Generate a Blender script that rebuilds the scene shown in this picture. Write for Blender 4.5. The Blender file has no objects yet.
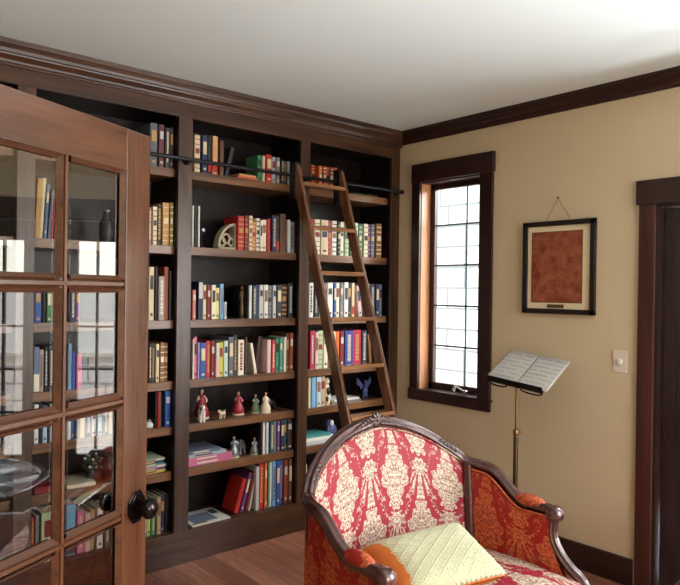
import bpy, math, random
from math import sin, cos, pi, radians as R
from mathutils import Vector, Matrix
random.seed(7)
S = bpy.context.scene
COL = S.collection

# ------------------------------------------------------------------ mesh helpers
class MB:
    def __init__(s): s.v = []; s.f = []; s.sm = []; s.uv = []; s.mi = []; s.cur = 0
    def add(s, vs, fs, smooth=False, uvs=None):
        o = len(s.v); s.v += [tuple(p) for p in vs]
        for k, f in enumerate(fs):
            s.f.append([i + o for i in f]); s.sm.append(smooth); s.mi.append(s.cur)
            s.uv.append(uvs[k] if uvs else [(vs[i][0], vs[i][1] + vs[i][2]) for i in f])
        return s
    def box(s, x0, x1, y0, y1, z0, z1):
        if x0 > x1: x0, x1 = x1, x0
        if y0 > y1: y0, y1 = y1, y0
        v = [(x, y, z) for z in (z0, z1) for y in (y0, y1) for x in (x0, x1)]
        return s.add(v, [(0, 2, 3, 1), (4, 5, 7, 6), (0, 1, 5, 4), (2, 6, 7, 3), (0, 4, 6, 2), (1, 3, 7, 5)])
    def prism(s, pts, axis, a, b, smooth=False):
        """polygon pts (2-D) extruded along axis from a to b"""
        n = len(pts)
        def P(p, t):
            return {'x': (t, p[0], p[1]), 'y': (p[0], t, p[1]), 'z': (p[0], p[1], t)}[axis]
        v = [P(p, a) for p in pts] + [P(p, b) for p in pts]
        f = [tuple(range(n)), tuple(range(2 * n - 1, n - 1, -1))] + [(i, i + n, (i + 1) % n + n, (i + 1) % n) for i in range(n)]
        return s.add(v, f, smooth)
    def limb(s, p, q, r0, r1=None, n=10):
        r1 = r0 if r1 is None else r1
        p = Vector(p); q = Vector(q); d = (q - p).normalized()
        a = d.orthogonal().normalized(); b = d.cross(a)
        v = [p + (a * cos(2 * pi * i / n) + b * sin(2 * pi * i / n)) * r0 for i in range(n)]
        v += [q + (a * cos(2 * pi * i / n) + b * sin(2 * pi * i / n)) * r1 for i in range(n)]
        s.add(v, [(i, (i + 1) % n, (i + 1) % n + n, i + n) for i in range(n)], True)
        s.add(v[:n], [tuple(range(n - 1, -1, -1))]); s.add(v[n:], [tuple(range(n))])
        return s
    def ball(s, c, r, nu=12, nv=8, rot=None):
        if not hasattr(r, '__len__'): r = (r, r, r)
        c = Vector(c); v = []; f = []
        for j in range(nv + 1):
            t = pi * j / nv
            for i in range(nu):
                a = 2 * pi * i / nu
                p = Vector((r[0] * sin(t) * cos(a), r[1] * sin(t) * sin(a), -r[2] * cos(t)))
                if rot is not None: p = rot @ p
                v.append(c + p)
        for j in range(nv):
            for i in range(nu):
                f.append((j * nu + i, j * nu + (i + 1) % nu, (j + 1) * nu + (i + 1) % nu, (j + 1) * nu + i))
        return s.add(v, f, True)
    def lathe(s, prof, c=(0, 0, 0), n=20, axis='z', smooth=True):
        v = []; f = []; c = Vector(c)
        for (r, z) in prof:
            for i in range(n):
                a = 2 * pi * i / n; x, y = r * cos(a), r * sin(a)
                v.append(c + Vector({'z': (x, y, z), 'x': (z, x, y), 'y': (x, -z, y)}[axis]))
        m = len(prof)
        for j in range(m - 1):
            for i in range(n):
                f.append((j * n + i, j * n + (i + 1) % n, (j + 1) * n + (i + 1) % n, (j + 1) * n + i))
        s.add(v, f, smooth)
        s.add(v[:n], [tuple(range(n - 1, -1, -1))]); s.add(v[-n:], [tuple(range(n))])
        return s
    def grid(s, fn, nu, nv, smooth=True, uvfn=None, closed=False):
        v = [fn(i / nu, j / nv) for j in range(nv + 1) for i in range(nu + 1)]
        f = []; uv = []
        for j in range(nv):
            for i in range(nu):
                a = j * (nu + 1) + i
                f.append((a, a + 1, a + nu + 2, a + nu + 1))
                if uvfn: uv.append([uvfn(i / nu, j / nv), uvfn((i + 1) / nu, j / nv), uvfn((i + 1) / nu, (j + 1) / nv), uvfn(i / nu, (j + 1) / nv)])
        return s.add(v, f, smooth, uv if uvfn else None)
    def sweep(s, path, prof, ref, caps=True, smooth=True, scale=None):
        """prof: list of (a,b); a along ref direction (made normal to path), b = T x a"""
        path = [Vector(p) for p in path]; n = len(prof); v = []
        for k, p in enumerate(path):
            T = (path[min(k + 1, len(path) - 1)] - path[max(k - 1, 0)]).normalized()
            rf = Vector(ref(k) if callable(ref) else ref)
            A = (rf - T * rf.dot(T)).normalized(); B = T.cross(A)
            sc = scale(k / (len(path) - 1)) if scale else 1
            for a, b in prof: v.append(p + A * a * sc + B * b * sc)
        f = []; uv = []
        L = 0
        for k in range(len(path) - 1):
            L2 = L + (path[k + 1] - path[k]).length
            for i in range(n):
                f.append((k * n + i, k * n + (i + 1) % n, (k + 1) * n + (i + 1) % n, (k + 1) * n + i))
                uv.append([(i * .012, L), ((i + 1) * .012, L), ((i + 1) * .012, L2), (i * .012, L2)])
            L = L2
        s.add(v, f, smooth, uv)
        if caps:
            s.add(v[:n], [tuple(range(n - 1, -1, -1))]); s.add(v[-n:], [tuple(range(n))])
        return s
    def build(s, name, mat=None, parent=None, bevel=0, seg=2, loc=None, solid=0, subsurf=0, weld=False):
        me = bpy.data.meshes.new(name)
        me.from_pydata(s.v, [], s.f)
        me.polygons.foreach_set('use_smooth', s.sm)
        ul = me.uv_layers.new(name='UVMap')
        flat = [c for f in s.uv for p in f for c in p]
        ul.data.foreach_set('uv', flat)
        if mat:
            for q in (mat if isinstance(mat, (list, tuple)) else [mat]): me.materials.append(q)
            me.polygons.foreach_set('material_index', s.mi)
        me.update()
        o = bpy.data.objects.new(name, me); COL.objects.link(o)
        if parent: o.parent = parent
        if loc: o.location = loc
        if weld:
            m = o.modifiers.new('weld', 'WELD'); m.merge_threshold = 1e-5
        if solid:
            m = o.modifiers.new('solid', 'SOLIDIFY'); m.thickness = solid; m.offset = -1
        if bevel:
            m = o.modifiers.new('bevel', 'BEVEL'); m.width = bevel; m.segments = seg; m.limit_method = 'ANGLE'; m.angle_limit = R(40)
        if subsurf:
            m = o.modifiers.new('sub', 'SUBSURF'); m.levels = subsurf; m.render_levels = subsurf
        return o

def Box(name, x0, x1, y0, y1, z0, z1, mat, parent=None, bevel=0.002):
    return MB().box(x0, x1, y0, y1, z0, z1).build(name, mat, parent, bevel)

def catmull(pts, n=8):
    P = [Vector(p) for p in pts]; P = [P[0] * 2 - P[1]] + P + [P[-1] * 2 - P[-2]]; out = []
    for i in range(1, len(P) - 2):
        a, b, c, d = P[i - 1:i + 3]
        for k in range(n):
            t = k / n
            out.append(.5 * ((2 * b) + (c - a) * t + (2 * a - 5 * b + 4 * c - d) * t * t + (3 * b - a - 3 * c + d) * t ** 3))
    out.append(P[-2]); return out

def tag(o, label=None, cat=None, group=None, kind=None):
    if label: o['label'] = label
    if cat: o['category'] = cat
    if group: o['group'] = group
    if kind: o['kind'] = kind
    return o
def thing(name, loc=(0, 0, 0), label=None, cat=None, group=None, rz=0, kind=None):
    o = bpy.data.objects.new(name, None); COL.objects.link(o)
    o.location = loc; o.rotation_euler = (0, 0, rz); o.empty_display_size = .1
    return tag(o, label, cat, group, kind)
def struct(o): o['kind'] = 'structure'; return o

# ------------------------------------------------------------------ materials
def srgb(c):
    return tuple(((x / 255) / 12.92 if x / 255 <= .04045 else ((x / 255 + .055) / 1.055) ** 2.4) for x in c) + (1,)
def newmat(name):
    m = bpy.data.materials.new(name); m.use_nodes = True
    nt = m.node_tree; return m, nt, nt.nodes['Principled BSDF']
def plain(name, rgb, rough=.5, metal=0, spec=.5, noise=0, coat=0):
    m, nt, b = newmat(name)
    b.inputs['Base Color'].default_value = srgb(rgb); b.inputs['Roughness'].default_value = rough
    b.inputs['Metallic'].default_value = metal; b.inputs['Specular IOR Level'].default_value = spec
    b.inputs['Coat Weight'].default_value = coat
    if noise:
        tc = nt.nodes.new('ShaderNodeTexCoord'); n = nt.nodes.new('ShaderNodeTexNoise'); n.inputs['Scale'].default_value = 60
        mx = nt.nodes.new('ShaderNodeMix'); mx.data_type = 'RGBA'
        nt.links.new(tc.outputs['Object'], n.inputs['Vector']); nt.links.new(n.outputs['Fac'], mx.inputs['Factor'])
        c = srgb(rgb); mx.inputs['A'].default_value = tuple(x * (1 - noise) for x in c[:3]) + (1,); mx.inputs['B'].default_value = tuple(min(1, x * (1 + noise)) for x in c[:3]) + (1,)
        nt.links.new(mx.outputs['Result'], b.inputs['Base Color'])
    return m
def wood(name, c1, c2, axis='z', rough=.32, fine=1.0, bump=.15, coat=0, spec=.5, cr=.15):
    m, nt, b = newmat(name); N = nt.nodes; L = nt.links
    tc = N.new('ShaderNodeTexCoord'); mp = N.new('ShaderNodeMapping')
    sc = {'x': (.9, 14, 14), 'y': (14, .9, 14), 'z': (14, 14, .9)}[axis]
    mp.inputs['Scale'].default_value = tuple(k * fine for k in sc)
    L.new(tc.outputs['Object'], mp.inputs['Vector'])
    n1 = N.new('ShaderNodeTexNoise'); n1.inputs['Scale'].default_value = 1.3; n1.inputs['Detail'].default_value = 6; n1.inputs['Distortion'].default_value = .8
    n2 = N.new('ShaderNodeTexNoise'); n2.inputs['Scale'].default_value = 7; n2.inputs['Detail'].default_value = 3
    L.new(mp.outputs[0], n1.inputs['Vector']); L.new(mp.outputs[0], n2.inputs['Vector'])
    mm = N.new('ShaderNodeMath'); mm.operation = 'MULTIPLY_ADD'; mm.inputs[1].default_value = .35
    L.new(n2.outputs['Fac'], mm.inputs[0]); L.new(n1.outputs['Fac'], mm.inputs[2])
    rp = N.new('ShaderNodeValToRGB'); rp.color_ramp.elements[0].position = .48; rp.color_ramp.elements[1].position = .85
    rp.color_ramp.elements[0].color = srgb(c1); rp.color_ramp.elements[1].color = srgb(c2)
    L.new(mm.outputs[0], rp.inputs['Fac']); L.new(rp.outputs['Color'], b.inputs['Base Color'])
    b.inputs['Roughness'].default_value = rough; b.inputs['Coat Weight'].default_value = coat; b.inputs['Coat Roughness'].default_value = cr
    b.inputs['Specular IOR Level'].default_value = spec
    bp = N.new('ShaderNodeBump'); bp.inputs['Strength'].default_value = bump; bp.inputs['Distance'].default_value = .002
    L.new(n2.outputs['Fac'], bp.inputs['Height']); L.new(bp.outputs['Normal'], b.inputs['Normal'])
    return m

W1, W2 = (43, 26, 16), (84, 53, 32)
M = {}
for ax in 'xyz':
    M['case_' + ax] = wood('bookcase wood ' + ax, W1, W2, ax, rough=.33)
    M['trim_' + ax] = wood('dark trim wood ' + ax, (32, 15, 14), (52, 27, 22), ax, rough=.35)
M['back'] = wood('bookcase shaded inner wood', (17, 11, 10), (30, 19, 16), 'z', rough=.35, spec=.25)  # inner panels darker than the face wood: shade of the recesses put into the colour
M['shelf'] = wood('shelf wood', (78, 50, 31), (134, 93, 60), 'x', rough=.3)
M['casing'] = wood('door casing wood', (50, 26, 22), (78, 42, 34), 'z', rough=.35)
M['door_z'] = wood('door wood upright', (64, 38, 24), (96, 60, 39), 'z', rough=.25, coat=.5, fine=.8)
M['door_x'] = wood('door wood across', (64, 38, 24), (96, 60, 39), 'x', rough=.25, coat=.5, fine=.8)
M['ladder_z'] = wood('ladder wood upright', (84, 52, 34), (126, 82, 56), 'z', rough=.22, coat=.8)
M['ladder_x'] = wood('ladder wood across', (118, 76, 50), (172, 122, 82), 'x', rough=.25, coat=.4)
M['jamb'] = wood('window jamb wood', (128, 80, 50), (176, 120, 80), 'z', rough=.35)
M['mahogany'] = wood('carved mahogany', (40, 15, 13), (76, 33, 26), 'x', rough=.3, coat=.75, fine=2, cr=.05, spec=.6, bump=.03)
M['bronze'] = plain('dark bronze metal', (40, 34, 34), .18, .85)
M['iron'] = plain('black iron metal', (38, 40, 44), .35, .7)
M['brass'] = plain('brushed brass', (136, 108, 68), .32, .9)
M['paper'] = plain('page paper', (222, 210, 188), .8, noise=.06)
M['whiteplastic'] = plain('white plastic', (214, 204, 186), .35)
M['silver'] = plain('silver handle metal', (205, 205, 205), .25, .9)
M['gardendoor'] = wood('garden door wood', (34, 24, 27), (52, 37, 40), 'z', rough=.25)
M['hallwall'] = plain('hall paint', (196, 186, 160), .85)

def wall_mat():
    m, nt, b = newmat('tan wall paint'); N = nt.nodes; L = nt.links
    tc = N.new('ShaderNodeTexCoord'); n = N.new('ShaderNodeTexNoise'); n.inputs['Scale'].default_value = 180; n.inputs['Detail'].default_value = 3
    L.new(tc.outputs['Object'], n.inputs['Vector'])
    bp = N.new('ShaderNodeBump'); bp.inputs['Strength'].default_value = .12; bp.inputs['Distance'].default_value = .002
    L.new(n.outputs['Fac'], bp.inputs['Height']); L.new(bp.outputs['Normal'], b.inputs['Normal'])
    b.inputs['Base Color'].default_value = srgb(WALLC); b.inputs['Roughness'].default_value = .6
    b.inputs['Specular IOR Level'].default_value = .3
    return m
WALLC = (202, 184, 152)
M['wall'] = wall_mat()
def ceil_mat():
    m, nt, b = newmat('ceiling paint'); N = nt.nodes; L = nt.links
    tc = N.new('ShaderNodeTexCoord'); n = N.new('ShaderNodeTexNoise'); n.inputs['Scale'].default_value = 220; n.inputs['Detail'].default_value = 4
    L.new(tc.outputs['Object'], n.inputs['Vector'])
    bp = N.new('ShaderNodeBump'); bp.inputs['Strength'].default_value = .35; bp.inputs['Distance'].default_value = .003
    L.new(n.outputs['Fac'], bp.inputs['Height']); L.new(bp.outputs['Normal'], b.inputs['Normal'])
    b.inputs['Base Color'].default_value = srgb((226, 238, 238)); b.inputs['Roughness'].default_value = .9
    return m
M['ceiling'] = ceil_mat()
def floor_mat():
    m, nt, b = newmat('hardwood planks'); N = nt.nodes; L = nt.links
    tc = N.new('ShaderNodeTexCoord'); mp = N.new('ShaderNodeMapping'); mp.inputs['Rotation'].default_value = (0, 0, R(90))
    L.new(tc.outputs['Object'], mp.inputs['Vector'])
    br = N.new('ShaderNodeTexBrick'); br.inputs['Scale'].default_value = 1; br.inputs['Brick Width'].default_value = 1.1
    br.inputs['Row Height'].default_value = .127; br.inputs['Mortar Size'].default_value = .0013; br.inputs['Bias'].default_value = 0
    br.inputs['Color1'].default_value = srgb((150, 94, 76)); br.inputs['Color2'].default_value = srgb((206, 142, 116)); br.inputs['Mortar'].default_value = srgb((50, 24, 18))
    br.offset = .37; L.new(mp.outputs[0], br.inputs['Vector'])
    m2 = N.new('ShaderNodeMapping'); m2.inputs['Scale'].default_value = (26, 1.6, 1); L.new(tc.outputs['Object'], m2.inputs['Vector'])
    n = N.new('ShaderNodeTexNoise'); n.inputs['Scale'].default_value = 2; n.inputs['Detail'].default_value = 6; n.inputs['Distortion'].default_value = 1
    L.new(m2.outputs[0], n.inputs['Vector'])
    cr = N.new('ShaderNodeValToRGB'); cr.color_ramp.elements[0].position = .3; cr.color_ramp.elements[0].color = (.55, .52, .5, 1); cr.color_ramp.elements[1].position = .7; cr.color_ramp.elements[1].color = (1.1, 1.08, 1.05, 1)
    L.new(n.outputs['Fac'], cr.inputs['Fac'])
    mx = N.new('ShaderNodeMix'); mx.data_type = 'RGBA'; mx.blend_type = 'MULTIPLY'; mx.inputs['Factor'].default_value = 1
    L.new(br.outputs['Color'], mx.inputs['A']); L.new(cr.outputs['Color'], mx.inputs['B']); L.new(mx.outputs['Result'], b.inputs['Base Color'])
    b.inputs['Roughness'].default_value = .3; b.inputs['Coat Weight'].default_value = .15
    bp = N.new('ShaderNodeBump'); bp.inputs['Strength'].default_value = .2; bp.inputs['Distance'].default_value = .002
    L.new(n.outputs['Fac'], bp.inputs['Height']); L.new(bp.outputs['Normal'], b.inputs['Normal'])
    return m
M['floor'] = floor_mat()
def stone_mat(name='house stone', bw=.42, rh=.2):
    m, nt, b = newmat(name); N = nt.nodes; L = nt.links
    tc = N.new('ShaderNodeTexCoord'); sp = N.new('ShaderNodeSeparateXYZ'); cb = N.new('ShaderNodeCombineXYZ')
    L.new(tc.outputs['Object'], sp.inputs[0]); L.new(sp.outputs['Y'], cb.inputs['X']); L.new(sp.outputs['Z'], cb.inputs['Y'])
    br = N.new('ShaderNodeTexBrick'); br.inputs['Scale'].default_value = 1; br.inputs['Brick Width'].default_value = bw
    br.inputs['Row Height'].default_value = rh; br.inputs['Mortar Size'].default_value = .012; br.squash = 1.5; br.squash_frequency = 3
    br.inputs['Color1'].default_value = srgb((216, 208, 204)); br.inputs['Color2'].default_value = srgb((176, 180, 190)); br.inputs['Mortar'].default_value = srgb((112, 122, 130))
    L.new(cb.outputs[0], br.inputs['Vector'])
    n = N.new('ShaderNodeTexNoise'); n.inputs['Scale'].default_value = 9; n.inputs['Detail'].default_value = 5; L.new(tc.outputs['Object'], n.inputs['Vector'])
    mx = N.new('ShaderNodeMix'); mx.data_type = 'RGBA'; mx.blend_type = 'OVERLAY'; mx.inputs['Factor'].default_value = .25
    L.new(br.outputs['Color'], mx.inputs['A']); L.new(n.outputs['Fac'], mx.inputs['B']); L.new(mx.outputs['Result'], b.inputs['Base Color'])
    b.inputs['Roughness'].default_value = .85
    return m
M['stone'] = stone_mat()
M['patio'] = plain('patio concrete', (190, 186, 178), .9, noise=.1)
def glass_mat(name, refl=1.0, tint=(1, 1, 1)):
    m = bpy.data.materials.new(name); m.use_nodes = True; nt = m.node_tree; N = nt.nodes; L = nt.links
    N.remove(N['Principled BSDF']); out = N['Material Output']
    t = N.new('ShaderNodeBsdfTransparent'); t.inputs['Color'].default_value = tint + (1,); g = N.new('ShaderNodeBsdfGlossy'); g.inputs['Roughness'].default_value = .0
    fr = N.new('ShaderNodeFresnel'); fr.inputs['IOR'].default_value = 1.5
    mu = N.new('ShaderNodeMath'); mu.operation = 'MULTIPLY'; mu.inputs[1].default_value = refl; mu.use_clamp = True
    mx = N.new('ShaderNodeMixShader'); ge = N.new('ShaderNodeNewGeometry'); iv = N.new('ShaderNodeMath'); iv.operation = 'SUBTRACT'; iv.inputs[0].default_value = 1
    m3 = N.new('ShaderNodeMath'); m3.operation = 'MULTIPLY'; L.new(ge.outputs['Backfacing'], iv.inputs[1])   # reflect on the outer faces of the slab only
    L.new(fr.outputs[0], mu.inputs[0]); L.new(mu.outputs[0], m3.inputs[0]); L.new(iv.outputs[0], m3.inputs[1]); L.new(m3.outputs[0], mx.inputs[0])
    L.new(t.outputs[0], mx.inputs[1]); L.new(g.outputs[0], mx.inputs[2]); L.new(mx.outputs[0], out.inputs['Surface'])
    return m
M['glass'] = glass_mat('window glass', 1.0)
M['doorglass'] = glass_mat('door glass', 3.6, (.95, .96, .95))

# expression nodes
class X:
    nt = None
    def __init__(s, so): s.s = so
    @staticmethod
    def op(o, *a, clamp=False):
        n = X.nt.nodes.new('ShaderNodeMath'); n.operation = o; n.use_clamp = clamp
        for i, q in enumerate(a):
            if isinstance(q, X): X.nt.links.new(q.s, n.inputs[i])
            else: n.inputs[i].default_value = q
        return X(n.outputs[0])
    def __add__(s, o): return X.op('ADD', s, o)
    def __radd__(s, o): return X.op('ADD', o, s)
    def __sub__(s, o): return X.op('SUBTRACT', s, o)
    def __rsub__(s, o): return X.op('SUBTRACT', o, s)
    def __mul__(s, o): return X.op('MULTIPLY', s, o)
    def __rmul__(s, o): return X.op('MULTIPLY', o, s)
    def __truediv__(s, o): return X.op('DIVIDE', s, o)
    def lt(s, o): return X.op('LESS_THAN', s, o)
    def gt(s, o): return X.op('GREATER_THAN', s, o)
def xabs(a): return X.op('ABSOLUTE', a)
def fract(a): return X.op('FRACT', a)
def xmax(a, b): return X.op('MAXIMUM', a, b)
def xmin(a, b): return X.op('MINIMUM', a, b)
def sst(a, lo, hi):
    n = X.nt.nodes.new('ShaderNodeMapRange'); n.interpolation_type = 'SMOOTHSTEP'
    X.nt.links.new(a.s, n.inputs['Value']); n.inputs['From Min'].default_value = lo; n.inputs['From Max'].default_value = hi
    return X(n.outputs['Result'])
def xnoise(x, y, sc, det=2, z=0.0):
    c = X.nt.nodes.new('ShaderNodeCombineXYZ'); X.nt.links.new(x.s, c.inputs[0]); X.nt.links.new(y.s, c.inputs[1]); c.inputs[2].default_value = z
    n = X.nt.nodes.new('ShaderNodeTexNoise'); n.inputs['Scale'].default_value = sc; n.inputs['Detail'].default_value = det
    X.nt.links.new(c.outputs[0], n.inputs['Vector']); return X(n.outputs['Fac'])
def damask(name, ground, motif, line, rough=.55, sheen=.2):
    m, nt, b = newmat(name); X.nt = nt; N = nt.nodes; L = nt.links
    uvn = N.new('ShaderNodeUVMap'); uvn.uv_map = 'UVMap'; sp = N.new('ShaderNodeSeparateXYZ'); L.new(uvn.outputs[0], sp.inputs[0])
    u, v = X(sp.outputs['X']), X(sp.outputs['Y'])
    W_, H_ = .30, .46
    def cell(o, dv=0.0):
        uc = (fract(u / W_ + (o + .5)) - .5) * W_; vc = (fract(v / H_ + (o + dv + .5)) - .5) * H_
        return xabs(uc), vc
    a, c = cell(0); a2, c2 = cell(.5); _, ct = cell(0, .5); _, ct2 = cell(.5, .5)
    n1 = xnoise(a, c, 30, 2); n2 = xnoise(a, c, 95, 2, 3.0); n3 = xnoise(a2, c2, 30, 2)
    def rad(a, c, rx, ry, pet, amp, nz):
        q = X.op('SQRT', (a / rx) * (a / rx) + (c / ry) * (c / ry)); th = X.op('ARCTAN2', c * (rx / ry), a)
        return q + X.op('COSINE', th * pet) * amp + (nz - .5) * .36
    masks = []; rmin = None
    for (aa, cc, tt, nn) in ((a, c, ct, n1), (a2, c2, ct2, n3)):
        rose = rad(aa, cc - .006, .082, .088, 9, .10, nn)            # medallion
        tip = rad(aa, cc - .098, .034, .032, 5, .15, nn)
        stalk = rad(aa, cc + .094, .042, .036, 6, .18, nn)
        tr = rad(aa, tt - .050, .040, .036, 8, .14, nn)              # small rose of the hanging spray
        fan = rad(aa, tt + .035, .056, .062, 3, .08, nn)
        stripes = X.op('SINE', X.op('ARCTAN2', aa, xmax(tt * -1.0 + .060, 0.001)) * 22)
        fanm = fan.lt(1.0) * stripes.gt(-.1)
        masks += [rose.lt(1.0), tip.lt(1.0), stalk.lt(1.0), tr.lt(1.0), fanm]
        r_ = xmin(rose, xmin(tip, fan)); rmin = r_ if rmin is None else xmin(rmin, r_)
    mask = masks[0]
    for q_ in masks[1:]: mask = xmax(mask, q_)
    og = xabs(a - (X.op('COSINE', c * (2 * pi / H_)) * .036 + W_ * .25) + (n1 - .5) * .07)
    stem = og.lt(.007) * n2.gt(.50)
    fil = n1.gt(.60) * n2.gt(.40) * rmin.gt(1.3)
    mask = xmax(mask, xmax(stem, fil))
    eng = sst(xabs(n2 - .5), .012, .035)                        # drawn lines inside the motifs
    eng2 = sst(xabs(n1 - .52), .008, .022)
    lines = xmin(eng, eng2)
    redl = n2.gt(.575)
    mx1 = N.new('ShaderNodeMix'); mx1.data_type = 'RGBA'; L.new(lines.s, mx1.inputs['Factor']); mx1.inputs['A'].default_value = srgb(line); mx1.inputs['B'].default_value = srgb(motif)
    k = mask * (1.0 - redl * .85)
    mx2 = N.new('ShaderNodeMix'); mx2.data_type = 'RGBA'; L.new(k.s, mx2.inputs['Factor']); mx2.inputs['A'].default_value = srgb(ground); L.new(mx1.outputs['Result'], mx2.inputs['B'])
    L.new(mx2.outputs['Result'], b.inputs['Base Color']); b.inputs['Roughness'].default_value = rough
    b.inputs['Sheen Weight'].default_value = sheen
    bp = N.new('ShaderNodeBump'); bp.inputs['Strength'].default_value = .5; bp.inputs['Distance'].default_value = .0015
    L.new((mask * lines).s, bp.inputs['Height']); L.new(bp.outputs['Normal'], b.inputs['Normal'])
    return m
M['damask'] = damask('crimson and cream damask', (146, 6, 38), (214, 200, 178), (110, 84, 66), .6, 0.0)
M['damask_rust'] = damask('rust damask', (150, 28, 18), (206, 106, 56), (120, 52, 30), .5, 0.0)

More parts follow.
